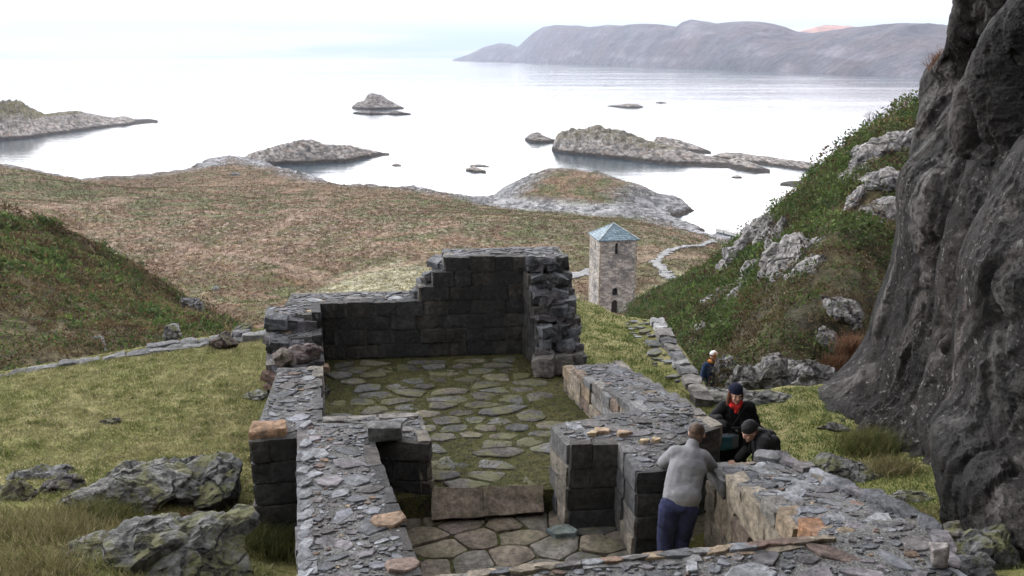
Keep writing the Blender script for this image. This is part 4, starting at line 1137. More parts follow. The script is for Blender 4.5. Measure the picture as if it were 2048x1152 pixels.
SIZES = [(0.18, 0.08), (0.13, 0.18), (0.09, 0.36), (0.06, 0.5), (0.035, 0.35)]
def wall_piece(accs, corners, zb, faces, pal, sizes=SIZES, warm=0.06, **kw):
    """corners: pixel corners (px,py,z) of the top; faces: which edges get dressed stone"""
    fac, core, cap = accs
    poly = UZ(corners) if not isinstance(corners, np.ndarray) else corners
    zt = plane_fit(poly)
    zb = 60 + zb
    core_prism(core, poly, zt, zb)
    c = poly[:, :2].mean(0)
    n = len(poly)
    for e in faces:
        e, p_ = (e if isinstance(e, tuple) else (e, pal))
        dress(fac, poly[e], poly[(e + 1) % n], zb, zt, p_, cent=c, **kw)
    scatter_slabs(cap, poly, zt, SLATE, sizes, warm, inset=0.03)
    return poly, zt

def finish(name, label, accs, group='ruined walls', mats=('stone', 'mortar', 'slate'), org=None):
    V = np.concatenate(accs[1].v)
    org = V.mean(0); org[2] = V[:, 2].min()
    r = empty(name, tuple(org), label, 'wall', group)
    if accs[0].n: accs[0].build('facing', M[mats[0]], r, angle=50, origin=org)
    accs[1].build('rubble_core', M[mats[1]], r, smooth=True, angle=30, origin=org)
    if accs[2].n: accs[2].build('capping', M[mats[2]], r, smooth=False, origin=org)
    return r
new3 = lambda: (Acc(), Acc(), Acc())
ZC, ZN = -5.22, -5.55                      # chancel and nave floor levels

# --- end wall with its stepped top and the broken return on its right
A0 = U(641, 719, z=ZC); A1 = U(1050, 706, z=ZC)
ed = (A1 - A0)[:2]; EL = np.linalg.norm(ed); ed /= EL
eo = np.array([-ed[1], ed[0]])            # away from the camera
CH = 0.257
accs = new3()
starts = [-0.55, -0.55, -0.55, -0.55, 0.49 * EL, 0.56 * EL, 0.615 * EL]
TH = 0.72
def rect(s0, s1, t0, t1, z):
    g = lambda s, t: A0[:2] + ed * s + eo * t
    return np.c_[np.array([g(s0, t0), g(s1, t0), g(s1, t1), g(s0, t1)]), np.full(4, z)]
for k, s0 in enumerate(starts):
    z0 = 60 + ZC + k * CH
    s1 = EL + 0.70
    R = rect(s0, s1, 0, TH, z0 + CH)
    core_prism(accs[1], R, lambda x, y, z=z0 + CH: np.full(np.shape(x), z), z0 - (0.6 if k == 0 else 0))
    zt = lambda x, y, z=z0 + CH: np.full(np.shape(x), z)
    dress(accs[0], R[0], A1, z0, zt, SHADEP, ch=CH, wr=(0.3, 0.62), cent=R[:, :2].mean(0), out=0.03)
    dress(accs[0], R[2], R[3], z0, zt, GREYP, ch=CH, cent=R[:, :2].mean(0))
    if k > 3 or k == 0:
        dress(accs[0], R[3], R[0], z0, zt, GREYP, ch=CH, cent=R[:, :2].mean(0), amp=0.03)
    nxt = starts[k + 1] if k < 6 else s1
    if nxt - s0 > 0.1:
        scatter_slabs(accs[2], rect(s0, min(nxt, s1), 0, TH, z0 + CH), zt, SLATE, SIZES if nxt - s0 > 0.5 else SIZES[2:], 0.03, inset=0.05)
    if 3 < k <= 6:
        for _ in range(4):
            c = A0[:2] + ed * (s0 - rng.uniform(-0.1, 0.16)) + eo * rng.uniform(0.2, TH)
            stone(accs[2], (*c, z0 + rng.uniform(0.02, 0.12)), np.array(Euler((rng.normal(0, .15), rng.normal(0, .15), rng.uniform(0, 3))).to_matrix()), rng.uniform(0.07, 0.15, 3) * [1, 1, 0.7], pick(SLATE), 0.3, 0.03, 4)
# return wall B (towards the camera), broken down in steps
bd = (U(1080, 744, z=ZC) - A1)[:2]; BL = np.linalg.norm(bd); bd /= BL
bo = np.array([-bd[1], bd[0]])
if bo[0] < 0: bo = -bo
lens = [1.10, 0.95, 0.86, 0.72, 0.56, 0.40, 0.24]
for k, l in enumerate(lens):
    z0 = 60 + ZC + k * CH
    g = lambda s, t: A1[:2] + bd * s * BL / 1.05 + bo * t
    R = np.c_[np.array([g(-0.05, 0), g(l, 0), g(l, 0.68), g(-0.05, 0.68)]), np.full(4, z0 + CH)]
    zt = lambda x, y, z=z0 + CH: np.full(np.shape(x), z)
    core_prism(accs[1], R, zt, z0 - (0.6 if k == 0 else 0))
    dress(accs[0], R[0], R[1], z0, zt, SHADEP, ch=CH, cent=R[:, :2].mean(0))
    dress(accs[0], R[2], R[3], z0, zt, GREYP, ch=CH, cent=R[:, :2].mean(0), amp=0.04, out=0.05)
    for _ in range(9):
        t_ = rng.uniform(0.04, 0.66)
        c = g(l + rng.uniform(-0.05, 0.07), t_)
        stone(accs[2], (*c, z0 + rng.uniform(0.04, CH - 0.02)), np.array(Euler((rng.normal(0, .2), rng.normal(0, .2), rng.uniform(-.5, .5))).to_matrix()), (rng.uniform(0.07, 0.17), rng.uniform(0.08, 0.16), rng.uniform(0.04, 0.10)), pick(SLATE, 0.45, 1.0), 0.10, 0.035, 4)
    nl = lens[k + 1] if k < 6 else -0.05
    scatter_slabs(accs[2], np.c_[np.array([g(nl, 0), g(l, 0), g(l, 0.68), g(nl, 0.68)]), np.full(4, z0 + CH)], zt, SLATE, SIZES[1:] if k == 6 else SIZES[2:4], 0.0, inset=0.0)
for t_, sz in ((0.05, 0.20), (0.36, 0.19), (0.58, 0.16)):
    c = A1[:2] + bd * 1.12 + bo * t_
    stone(accs[2], (*c, 60 + ZC + 0.16), np.array(Euler((0.05, 0.1, rng.uniform(-.3, .3))).to_matrix()), (sz, sz * 0.9, 0.17), pick([(0.13, 0.12, 0.11)]), 0.3, 0.03, 5)
finish('ruined_wall', 'tallest end wall with shade tinted into its face, a stepped top and a broken right return', accs, mats=('dark_stone', 'mortar', 'slate'))

# --- left chancel wall: rubble steps next to the end wall, then low down to the front pillar
accs = new3()
cin = UZ([(641, 719, ZC), (650, 822, ZC)])
dv = (cin[1] - cin[0])[:2]; dv /= np.linalg.norm(dv)
dl = np.array([dv[1], -dv[0]])
if dl[0] > 0: dl = -dl
steps = [(0, 1.75), (1, 1.6), (2, 1.05), (3, 0.62)]
for k, l in steps:
    z0 = 60 + ZC + k * CH
    g = lambda s, t: A0[:2] + dv * s + dl * t
    R = np.c_[np.array([g(0, 0), g(l, 0), g(l, 0.82), g(0, 0.82)]), np.full(4, z0 + CH)]
    zt = lambda x, y, z=z0 + CH: np.full(np.shape(x), z)
    core_prism(accs[1], R, zt, z0 - (0.6 if k == 0 else 0))
    dress(accs[0], R[0], R[1], z0, zt, SHADEP, ch=CH, cent=R[:, :2].mean(0))
    dress(accs[0], R[2], R[3], z0, zt, GREYP, ch=CH, cent=R[:, :2].mean(0))
    for _ in range(8):
        c = g(l + rng.uniform(-0.07, 0.08), rng.uniform(0.08, 0.76))
        stone(accs[2], (*c, z0 + rng.uniform(0.05, CH)), np.array(Euler((rng.normal(0, .2), rng.normal(0, .2), rng.uniform(-.5, .5))).to_matrix()), (rng.uniform(0.08, 0.2), rng.uniform(0.07, 0.14), rng.uniform(0.04, 0.09)), pick(SLATE if rng.random() < 0.85 else WARM, 0.5, 1.0), 0.10, 0.035, 4)
    nl = steps[k + 1][1] if k < 3 else 0.0
    scatter_slabs(accs[2], np.c_[np.array([g(nl, 0), g(l, 0), g(l, 0.82), g(nl, 0.82)]), np.full(4, z0 + CH)], zt, SLATE, SIZES[1:], 0.04)
ZL = -4.52
poly, zt = wall_piece(accs, [(556, 738, ZL), (640, 735, ZL), (637, 840, ZL), (600, 846, ZL), (600, 874, ZL), (503, 882, ZL), (510, 862, ZL)], -5.95, [0, (1, GREYP), (4, SHADEP), 5], GREYP, ch=0.28)
c = UZ([(536, 868, ZL)])[0]
stone(accs[0], c + [0.0, 0.02, -0.07], np.stack([[0.98, 0.15, 0], [-0.15, 0.98, 0], [0, 0, 1]]), (0.235, 0.17, 0.17), (0.25, 0.155, 0.095), 0.22, 0.03, 8)
finish('ruined_wall', 'low left chancel wall ending in a pillar with an orange capstone', accs, mats=('dark_stone', 'mortar', 'slate'))
# three loose blocks on the step of that wall
for px, py, d, rz, lab, col in [(568, 716, (0.17, 0.18, 0.17), 0.4, 'smallest of three loose blocks on the left wall', (0.17, 0.14, 0.12)), (596, 712, (0.20, 0.19, 0.18), 0.9, 'middle of three loose blocks on the left wall', (0.14, 0.115, 0.11)), (620, 708, (0.21, 0.2, 0.2), 0.2, 'biggest brown loose block beside the end wall face', (0.13, 0.105, 0.10))]:
    p = U(px, py, z=-4.62)
    P, Fc = rock_shape(d, rot=rz, cuts=7, amp=0.05, seed=int(px))
    a = Acc(); a.add(P, Fc, col)
    o = a.build('stone_block', M['stone'], angle=35); o.location = p; tag(o, lab, 'block', 'loose stone blocks')

# --- left nave wall and the stub beside the chancel arch
accs = new3()
wall_piece(accs, [(598, 842, -4.5), (735, 846, -4.5), (742, 874, -4.5), (836, 1160, -4.5), (880, 1330, -4.45), (622, 1330, -4.45), (607, 1160, -4.5)], -5.85, [(2, SHADEP), (3, SHADEP), (6, SLATE), (5, SLATE)], GREYP, warm=0.09, ch=0.27,
           sizes=[(0.22, 0.10), (0.15, 0.16), (0.10, 0.25), (0.06, 0.32), (0.03, 0.4)])
wall_piece(accs, [(637, 838, -4.54), (838, 828, -4.54), (857, 886, -4.56), (742, 874, -4.54), (735, 846, -4.54)], -5.85, [(0, GREYP), (1, GREYP), (2, SHADEP)], SHADEP, ch=0.25, warm=0.0)
for px, py, r, c, an in [(776, 1042, 0.21, (0.25, 0.17, 0.115), 0.3), (803, 1132, 0.17, (0.2, 0.145, 0.12), 0.2), (540, 0, 0, 0, 0)][:2]:
    p = U(px, py, z=-4.47)
    slab(accs[2], p, r, 0.06, c, 0.75, an, 0.02)
for k in range(14):                                   # facing rim seen along the left edge of the top
    y = 850 + 300 * (k / 13) ** 0.8
    p = U(612 + 2 * rng.normal(), y, z=-4.49)
    slab(accs[2], p, 0.13, 0.05, pick([(0.24, 0.25, 0.27), (0.19, 0.195, 0.21)]), 0.6, 1.4, 0.03)
finish('ruined_wall', 'wide left nave wall with mortared flagstones on top', accs, mats=('dark_stone', 'mortar', 'slate'))
P, Fc = CUBES[5]
a = Acc(); stone(a, (0, 0, 0), np.stack([[0.99, 0.1, 0], [-0.1, 0.99, 0], [0, 0, 1]]), (0.21, 0.13, 0.095), (0.12, 0.12, 0.12), 0.2, 0.02, 8)
o = a.build('stone_block', M['slate'], angle=50); o.location = U(770, 862, z=-4.44); tag(o, 'flat grey block laid on the stub by the chancel arch', 'block', 'loose stone blocks')

# --- right chancel wall and the right pier of the arch
accs = new3()
wall_piece(accs, [(1130, 735, -4.86), (1240, 725, -4.86), (1408, 829, -4.40), (1290, 820, -4.40)], -5.8, [(3, BUFFP), (0, GREYP), (1, GREYP)], BUFFP, ch=0.2, wr=(0.28, 0.5), warm=0.02)
dress(accs[0], U(1133, 742, z=-4.86), U(1288, 824, z=-4.40), 60 - 4.72, lambda x, y: np.full(np.shape(x), 60 - 4.6), WARM, ch=0.1, wr=(0.2, 0.4), cent=None) if False else None
wall_piece(accs, [(1105, 850, -4.45), (1290, 819, -4.43), (1400, 829, -4.43), (1437, 853, -4.43), (1394, 872, -4.45), (1350, 890, -4.45), (1345, 936, -4.45), (1275, 941, -4.45), (1240, 886, -4.45), (1140, 890, -4.45)], -5.85, [(9, GREYP), (8, SHADEP), (7, GREYP), (6, SHADEP), (5, SHADEP), (4, SHADEP), (3, SHADEP), (2, GREYP), 0], GREYP, ch=0.27, warm=0.05)
for px, py, r in ((1205, 862, 0.12), (1185, 868, 0.09), (1250, 866, 0.13), (1290, 882, 0.08), (1312, 880, 0.07)):
    slab(accs[2], U(px, py, z=-4.42), r, 0.05, pick([(0.40, 0.31, 0.20), (0.36, 0.26, 0.18)]), 0.6, 0.1, 0.03)
finish('ruined_wall', 'right chancel wall with buff stone face and the thick pier of the arch', accs)

# --- right nave wall climbing towards the front, and the front wall crossing the foot of the picture
accs = new3()
sI = [(0.17, 0.45), (0.12, 0.5), (0.08, 0.45), (0.05, 0.4), (0.03, 0.3)]
I_ = [(1425, 937, -4.45), (1562, 917, -4.45), (1888, 1062, -3.78), (1650, 1072, -3.78)]
poly, ztI = wall_piece(accs, I_, -5.85, [], BUFFP, sizes=sI, warm=0.07)
dress(accs[0], poly[3], poly[0], 60 - 5.75, ztI, BUFFP + [(0.22, 0.12, 0.07)], ch=0.37, wr=(0.34, 0.6), cent=poly[:, :2].mean(0), rnd=0.12, amp=0.03, dep=0.2, out=0.045)
dress(accs[0], poly[0], poly[1], 60 - 5.85, ztI, BUFFP, ch=0.27, cent=poly[:, :2].mean(0))
dress(accs[0], poly[1], poly[2], 60 - 5.85, ztI, GREYP, ch=0.27, cent=poly[:, :2].mean(0))
for k in range(11):                                   # raised coping along the outer edge
    f = (k + 0.5) / 11
    p = poly[1] * (1 - f) + poly[2] * f + np.array([-0.05, 0, 0.03 + 0.03 * rng.random()])
    slab(accs[2], p, rng.uniform(0.12, 0.2), 0.05, pick(SLATE, 0.8, 1.2), 0.6, 1.9 + rng.normal(0, .15), 0.10)
rock_p = UZ([(1535, 912, -4.40)])[0]
stone(accs[2], rock_p + [0, 0, -0.02], np.array(Euler((0.1, 0.1, 0.5)).to_matrix()), (0.15, 0.12, 0.05), (0.13, 0.13, 0.135), 0.4, 0.04, 8)
finish('ruined_wall', 'right nave wall with big buff blocks that the man leans on', accs)
accs = new3()
J = UZ([(800, 1160, -3.78), (940, 1146, -3.78), (1300, 1113, -3.75), (1660, 1072, -3.75), (1888, 1062, -3.75), (1902, 1135, -3.75)])
J2 = np.concatenate([J, [[3.75, 5.1, 60 - 3.75], [-1.2, 4.6, 60 - 3.8]]])
poly, ztJ = wall_piece(accs, J2, -6.0, [], BUFFP, sizes=[(0.19, 0.42), (0.13, 0.5), (0.085, 0.5), (0.05, 0.4), (0.028, 0.3)], warm=0.10)
for e in (0, 1, 2): dress(accs[0], poly[e], poly[e + 1], 60 - 5.75, ztJ, BUFFP, ch=0.3, cent=poly[:, :2].mean(0), amp=0.03)
for e in (4, 5): dress(accs[0], poly[e], poly[e + 1], 60 - 5.2, ztJ, SLATE, ch=0.24, wr=(0.25, 0.5), cent=poly[:, :2].mean(0), amp=0.03)
for k in range(17):                                   # thin buff edge stones along the far rim
    f = (k + 0.5) / 17
    p = J[1] * (1 - f) + J[3] * f + np.array([0.0, -0.06, 0.02])
    slab(accs[2], p, rng.uniform(0.12, 0.19), 0.03, pick(BUFFP + WARM + SLATE, 0.8, 1.2), 0.32, 0.17 + rng.normal(0, .08), 0.03)
finish('ruined_wall', 'nearest front wall crossing the foot of the picture, covered in slate flags', accs)
a = Acc(); stone(a, (0, 0, 0), np.array(Euler((0.08, 0.05, 0.25)).to_matrix()), (0.066, 0.07, 0.098), (0.32, 0.29, 0.275), 0.35, 0.03, 8)
o = a.build('stone_block', M['flag'], angle=50); o.location = U(1878, 1108, z=-3.64); tag(o, 'pale upright stone standing on the right end of the front wall', 'block', 'loose stone blocks')

# ------------------------------------------------------------------ floors
def cells(pts, R=1.4):
    """Voronoi cell of each point, by clipping"""
    out = []
    for i, p in enumerate(pts):
        poly = p + np.array([[-R, -R], [R, -R], [R, R], [-R, R]])
        d = np.linalg.norm(pts - p, axis=1)
        for j in np.argsort(d)[1:16]:
            m = (p + pts[j]) / 2; n = pts[j] - p
            s = (poly - m) @ n
            new = []
            for k in range(len(poly)):
                a0, a1, s0, s1 = poly[k - 1], poly[k], s[k - 1], s[k]
                if (s0 <= 0) != (s1 <= 0): new.append(a0 + (a1 - a0) * s0 / (s0 - s1))
                if s1 <= 0: new.append(a1)
            poly = np.array(new)
            if len(poly) < 3: break
        out.append(poly)
    return out
def paving(name, poly, z, cell, aspect, jit, ux, label, pal, gap, miss, lift, mat='mossflag', drop=0.10):
    a = Acc()
    ux = np.asarray(ux, float)[:2]; ux /= np.linalg.norm(ux); uy = np.array([-ux[1], ux[0]])
    C = poly[:, :2]
    cu = C @ ux / aspect; cv = C @ uy
    U_, V_ = np.meshgrid(np.arange(cu.min() - cell, cu.max() + cell, cell), np.arange(cv.min() - cell, cv.max() + cell, cell))
    U_ = U_ + (np.arange(U_.shape[0]) % 2)[:, None] * cell * 0.5
    pts = np.stack([U_.ravel(), V_.ravel()], 1) + rng.uniform(-jit, jit, (U_.size, 2)) * cell
    pts = pts[rng.random(len(pts)) > drop]
    for p, pl in zip(pts, cells(pts)):
        m = ux * p[0] * aspect + uy * p[1]
        if len(pl) < 3 or not inside(m[0], m[1], C) or edge_dist(m[:1], m[1:], C)[0] < 0.14 or rng.random() < miss: continue
        q = pl[:, :1] * aspect * ux + pl[:, 1:] * uy
        c = q.mean(0)
        r = np.linalg.norm(q - c, axis=1).mean()
        if r < 0.08: continue
        g = gap * rng.uniform(0.6, 1.8)
        E = []
        for k in range(len(q)):
            e0, e1 = q[k - 1], q[k]
            for t_ in (0.12, 0.37, 0.63, 0.88): E.append(e0 + (e1 - e0) * t_)
        E = np.array(E)
        E = c + (E - c) * (1 - g / r)
        E = E + 0.035 * np.stack([fbm(p3(E[:, 0], E[:, 1], 1.0) * 5, 3), fbm(p3(E[:, 0], E[:, 1], 7.0) * 5, 3)], 1)
        dz = lift + rng.normal(0, 0.010); tz = rng.normal(0, 0.012, 2)
        k = len(E); L = []
        for s, hh in ((1.02, -0.05), (1.0, 0.008), (0.93, 0.018), (0.5, 0.020)):
            w_ = c + (E - c) * s
            L.append(np.c_[w_, z + hh + dz + (w_ - c) @ tz + 0.012 * fbm(p3(w_[:, 0], w_[:, 1], 3.0) * 5, 3)])
        L.append([[c[0], c[1], z + 0.020 + dz]])
        fs = []
        for i in range(k):
            j = (i + 1) % k
            fs += [[i, j, k + j, k + i], [k + i, k + j, 2 * k + j, 2 * k + i], [2 * k + i, 2 * k + j, 3 * k + j, 3 * k + i], [3 * k + i, 3 * k + j, 4 * k]]
        a.poly(np.concatenate(L), fs, pick(pal, 0.7, 1.3))
    o = a.build(name, M[mat], angle=40)
    return tag(o, label, kind='structure')
cdir = ed
CP_ = np.array([A0, A1, U(1160, 850, z=ZC), U(1135, 972, z=ZC), U(862, 986, z=ZC), U(700, 1000, z=ZC), U(640, 850, z=ZC)])
a = Acc()
CB = np.array([A0 + [-0.1, 0.1, 0], A1 + [0.5, 0.1, 0], U(1300, 850, z=ZC), U(1150, 973, z=ZC), U(862, 988, z=ZC), U(600, 1010, z=ZC), U(560, 850, z=ZC)])
core_prism(a, CB, lambda x, y: np.full(np.shape(x), 60 + ZC - 0.010), 60 - 5.9)
o = a.build('chancel_ground', M['moss'], angle=50); tag(o, 'mossy ground between the chancel paving', kind='structure')
paving('chancel_paving', CP_, 60 + ZC, 0.29, 1.6, 0.26, cdir, 'worn grey slabs sunk in moss inside the chancel', [(0.085, 0.085, 0.085), (0.11, 0.107, 0.104), (0.07, 0.066, 0.063), (0.14, 0.122, 0.098), (0.095, 0.087, 0.076)], 0.042, 0.12, -0.018, drop=0.16)
a = Acc()
NB = np.array([U(720, 960, z=ZN), U(1440, 930, z=ZN), U(1480, 1080, z=ZN), [3.2, 6.3, 60 + ZN], [-2.0, 6.0, 60 + ZN]])
core_prism(a, NB, lambda x, y: np.full(np.shape(x), 60 + ZN - 0.012), 60 - 6.1)
o = a.build('nave_ground', M['moss'], angle=50); tag(o, 'mossy joints under the nave paving', kind='structure')
paving('nave_paving', NB, 60 + ZN, 0.34, 1.4, 0.34, cdir + np.array([0, 0.12]), 'large brown flagstones with mossy joints in the nave', [(0.15, 0.122, 0.097), (0.18, 0.148, 0.115), (0.13, 0.118, 0.105), (0.20, 0.17, 0.13), (0.12, 0.115, 0.11), (0.14, 0.113, 0.10)], 0.016, 0.03, 0.002, 'flag', 0.18)
a = Acc(); slab(a, U(1126, 1070, z=ZN) + [0, 0, 0.05], 0.2, 0.05, (0.19, 0.23, 0.235), 0.7, 0.1, 0.01)
tag(a.build('blue_flagstone', M['flag'], smooth=False), 'single blue grey flagstone among the brown nave paving', 'flagstone')
# step stones up to the chancel
sd1 = (U(1105, 972, z=ZC) - U(862, 986, z=ZC)); sd1 /= np.linalg.norm(sd1)
for (x0, x1, lab) in ((864, 966, 'shorter left stone of the chancel step'), (966, 1085, 'longer right stone of the chancel step')):
    p0 = U(x0, 986 - (x0 - 864) * 0.06, z=ZC); p1 = U(x1, 986 - (x1 - 864) * 0.06, z=ZC)
    m = (p0 + p1) / 2; L = np.linalg.norm(p1 - p0)
    a = Acc(); stone(a, (0, 0, 0), np.array(Euler((-0.62, 0, math.atan2(sd1[1], sd1[0]))).to_matrix()).T, (L / 2 - 0.008, 0.06, 0.19), (0.20, 0.165, 0.13), 0.2, 0.02, 8)
    o = a.build('step_stone', M['flag'], angle=45); o.location = m + np.array([0, -0.06, -0.13]); tag(o, lab, 'step', 'chancel step stones')

# ------------------------------------------------------------------ terrace walls
accs = new3()
K = UZ([(1238, 638, -5.74), (1322, 641, -5.60), (1352, 690, -5.61), (1380, 730, -5.63), (1422, 800, -5.66), (1392, 800, -5.76), (1330, 760, -5.80), (1283, 716, -5.80), (1262, 670, -5.77)])
ztK = plane_fit(K)
core_prism(accs[1], K, ztK, 60 - 7.4)
scatter_slabs(accs[2], K, lambda x, y: ztK(x, y) + 0.015, SLATE + [(0.2, 0.2, 0.2)], [(0.24, 0.35), (0.17, 0.35), (0.12, 0.3), (0.07, 0.2)], 0.02, 0.06)
for e in (1, 2, 3): dress(accs[0], K[e], K[e + 1], 60 - 7.4, lambda x, y: ztK(x, y) + 0.05, GREYP + [(0.24, 0.24, 0.24)], ch=0.22, wr=(0.3, 0.6), cent=K[:, :2].mean(0), amp=0.05, dep=0.28)
finish('retaining_wall', 'mossy flat topped retaining wall along the steep path', accs, 'terrace walls', mats=('stone', 'lawn', 'mossy_slab'))
a = Acc()
e = UZ([(-70, 758, -5.70), (0, 746, -5.68), (60, 733, -5.68), (140, 722, -5.66), (220, 708, -5.64), (295, 700, -5.62), (420, 682, -5.6), (550, 664, -5.55)])
for i in range(len(e) - 1):
    d_ = e[i + 1] - e[i]; L = np.linalg.norm(d_); d_ /= L; s_ = np.array([-d_[1], d_[0], 0])
    for row in range(2 if 5 <= i else 1):
        s = 0
        while s < L:
            w = rng.uniform(0.25, 0.7)
            stone(a, e[i] + d_ * (s + w / 2) + s_ * (row * 0.26 - 0.1) + [0, 0, -0.125 + rng.normal(0, 0.02)], np.stack([d_, s_, [0, 0, 1]]), (w / 2, 0.15, 0.13), pick([(0.12, 0.12, 0.12), (0.10, 0.10, 0.105), (0.15, 0.15, 0.15)]), 0.35, 0.05, 4)
            s += w
tag(a.build('retaining_wall', M['slate'], angle=40, origin=e.mean(0)), 'thin line of grey wall stones edging the left lawn', 'wall', 'terrace walls')
# flat step slabs where the path leaves the lawn
for k, (px, py, d, lab) in enumerate([(1440, 790, (0.5, 0.35, 0.12), 'flat slab at the head of the path behind the woman'), (1515, 796, (0.62, 0.3, 0.10), 'flat slab at the foot of the smooth path rocks')]):
    rock('path_slab', U(px, py, z=-5.74), d, lab, 'slab', 'outcrop', (0.19, 0.185, 0.18), 'slabs at the head of the path', seed=90 + k, cuts=5, amp=0.05)

# ------------------------------------------------------------------ boulders on the lawns
for nm_, px, py, z, d, rz, tl, sd_, lab, col in [
        ('boulder', 320, 962, -5.38, (1.12, 0.66, 0.30), -0.10, (0, 0.05), 31, 'broad mossy boulder slab in the left lawn beside the pillar', (0.17, 0.17, 0.165)),
        ('boulder', 430, 975, -5.42, (0.48, 0.55, 0.40), 0.3, (0, 0.1), 32, 'dark rounded boulder end closest to the pillar', (0.11, 0.11, 0.108)),
        ('boulder', 235, 1005, -5.30, (0.80, 0.48, 0.24), -0.15, (0, 0.12), 33, 'low yellow mossed boulder in front of the broad slab', (0.15, 0.148, 0.14)),
        ('boulder', 305, 1132, -5.08, (1.32, 0.75, 0.36), 0.20, (0.05, -0.10), 34, 'nearest big grey boulder with white lichen patches', (0.16, 0.16, 0.155)),
        ('boulder', 110, 985, -5.30, (0.34, 0.3, 0.22), 0.3, (0, 0), 35, 'small pointed stone in grass left of the mossy slabs', (0.12, 0.11, 0.105)),
        ('boulder', 25, 1000, -5.25, (0.30, 0.3, 0.22), 0.8, (0, 0), 36, 'brownish stone at the left border of the photo', (0.12, 0.10, 0.095)),
        ('boulder', 80, 958, -5.45, (0.42, 0.35, 0.17), 0.1, (0, 0), 37, 'grey stone half sunk in the grass behind the pointed one', (0.16, 0.16, 0.16)),
        ('boulder', 225, 845, -5.55, (0.22, 0.14, 0.08), 0.2, (0, 0), 38, 'small flat stone alone in the middle of the left lawn', (0.12, 0.11, 0.09)),
        ('boulder', 510, 792, -5.60, (0.32, 0.26, 0.07), 0.2, (0, 0), 39, 'flat grey stone flush with the grass by the left wall', (0.17, 0.17, 0.17)),
        ('boulder', 445, 683, -5.50, (0.34, 0.28, 0.20), 0.15, (0, 0), 40, 'flat topped brown block on the far edge of the lawn', (0.11, 0.085, 0.075)),
        ('boulder', 490, 659, -5.62, (0.24, 0.2, 0.11), 0.4, (0, 0), 41, 'small grey stone just behind the brown block', (0.17, 0.17, 0.175)),
        ('boulder', 1715, 952, -5.42, (0.62, 0.42, 0.22), -0.35, (0, 0.12), 42, 'low grey rock hump in the grass behind the right wall', (0.17, 0.17, 0.165)),
        ('boulder', 1640, 955, -5.50, (0.40, 0.3, 0.16), 0.2, (0, 0), 43, 'smaller grey rock joined to the hump on its left', (0.18, 0.18, 0.175)),
        ('boulder', 1830, 1000, -5.15, (0.42, 0.25, 0.10), -0.5, (0, 0), 44, 'flat rock shelf at the foot of the near cliff', (0.2, 0.2, 0.2)),
        ('boulder', 1665, 858, -5.62, (0.30, 0.16, 0.10), -0.5, (0, 0), 45, 'small dark rock lying by the cliff in the right lawn', (0.10, 0.095, 0.09)),
        ('boulder', 1990, 1128, -4.30, (0.36, 0.34, 0.30), 0.3, (0, 0), 46, 'grey angular boulder in the lower right corner', (0.16, 0.16, 0.165)),
        ('boulder', 1930, 1150, -4.20, (0.26, 0.26, 0.20), 0.6, (0, 0), 47, 'smaller boulder between the corner boulder and the pale upright stone', (0.14, 0.14, 0.145)),
        ('boulder', 1790, 1040, -5.0, (0.34, 0.2, 0.12), -0.6, (0, 0), 48, 'jagged dark stone in the gully behind the right wall', (0.12, 0.12, 0.125)),
        ('boulder', 1850, 1065, -4.85, (0.26, 0.2, 0.13), 0.2, (0, 0), 49, 'grey stone at the bottom of the cliff near the wall corner', (0.17, 0.17, 0.17)),
        ('boulder', 1960, 1078, -4.55, (0.45, 0.24, 0.12), 0.1, (0, 0), 50, 'long flat rock lying against the near cliff base', (0.19, 0.18, 0.17)),
        ('boulder', 345, 665, -6.2, (0.32, 0.3, 0.3), 0.2, (0, 0), 51, 'round grey rock behind the wall at the hill foot', (0.2, 0.2, 0.2))]:
    p = U(px, py, z=z)
    if sd_ == 51: p = U(px, py, Y=28)
    rock(nm_, p, d, lab, 'boulder', 'boulder', col, 'boulders around the chapel', rot=rz, tilt=tl, seed=sd_, cuts=12, amp=0.11, freq=2.2, fac=0.10, angle=26, ico=ICO6 if d[0] > 0.6 else ICO5)
rock('rock_slab', U(385, 612, Y=56), (1.15, 0.4, 0.6), 'pale tilted rock slab low on the left hill', 'rock', 'outcrop', (0.24, 0.24, 0.25), None, rot=0.2, tilt=(0.2, 0.75), seed=71, strata=(3, 0, 1))
rock('rock_slab', U(195, 690, Y=27), (0.45, 0.3, 0.28), 'grey rock slab showing through heather above the wall', 'rock', 'outcrop', (0.2, 0.2, 0.2), None, rot=0.3, tilt=(0.2, 0.7), seed=72)

# ------------------------------------------------------------------ grass
CH_FOOT = np.concatenate([U(556, 735, z=ZL)[None], U(1160, 700, z=-5.2)[None], UZ([(1240, 724, -4.9), (1437, 850, -4.5), (1560, 915, -4.5), (1890, 1062, -3.8)]), [[3.8, 5.0, 0], [-2.6, 4.6, 0]], UZ([(600, 1140, -4.5), (505, 880, -4.5)])])[:, :2]
TPI = TPOLY
def grass_patch(n, xr, yr, hfun, cfun, wid, name, label, dens=None):
    x = rng.uniform(*xr, n); y = rng.uniform(*yr, n)
    k = inside(x, y, TPI) & ~inside(x, y, CH_FOOT) & (edge_dist(x, y, TPI) > 0.1)
    x, y = x[k], y[k]
    f = fbm(p3(x, y) * 0.8, 4); g = fbm(p3(x, y) * 3.1 + 4, 3)
    kk = rng.random(len(x)) < (0.55 + 0.8 * g if dens is None else dens(x, y, f, g))
    x, y, f, g = x[kk], y[kk], f[kk], g[kk]
    P = p3(x, y, ground(x, y) - 0.01)
    a = Acc()
    blades(a, P, hfun(x, y, f, g), cfun(x, y, f, g), wid, 0.55)
    o = a.build(name, M['blade'], smooth=True)
    return tag(o, label, kind='stuff')
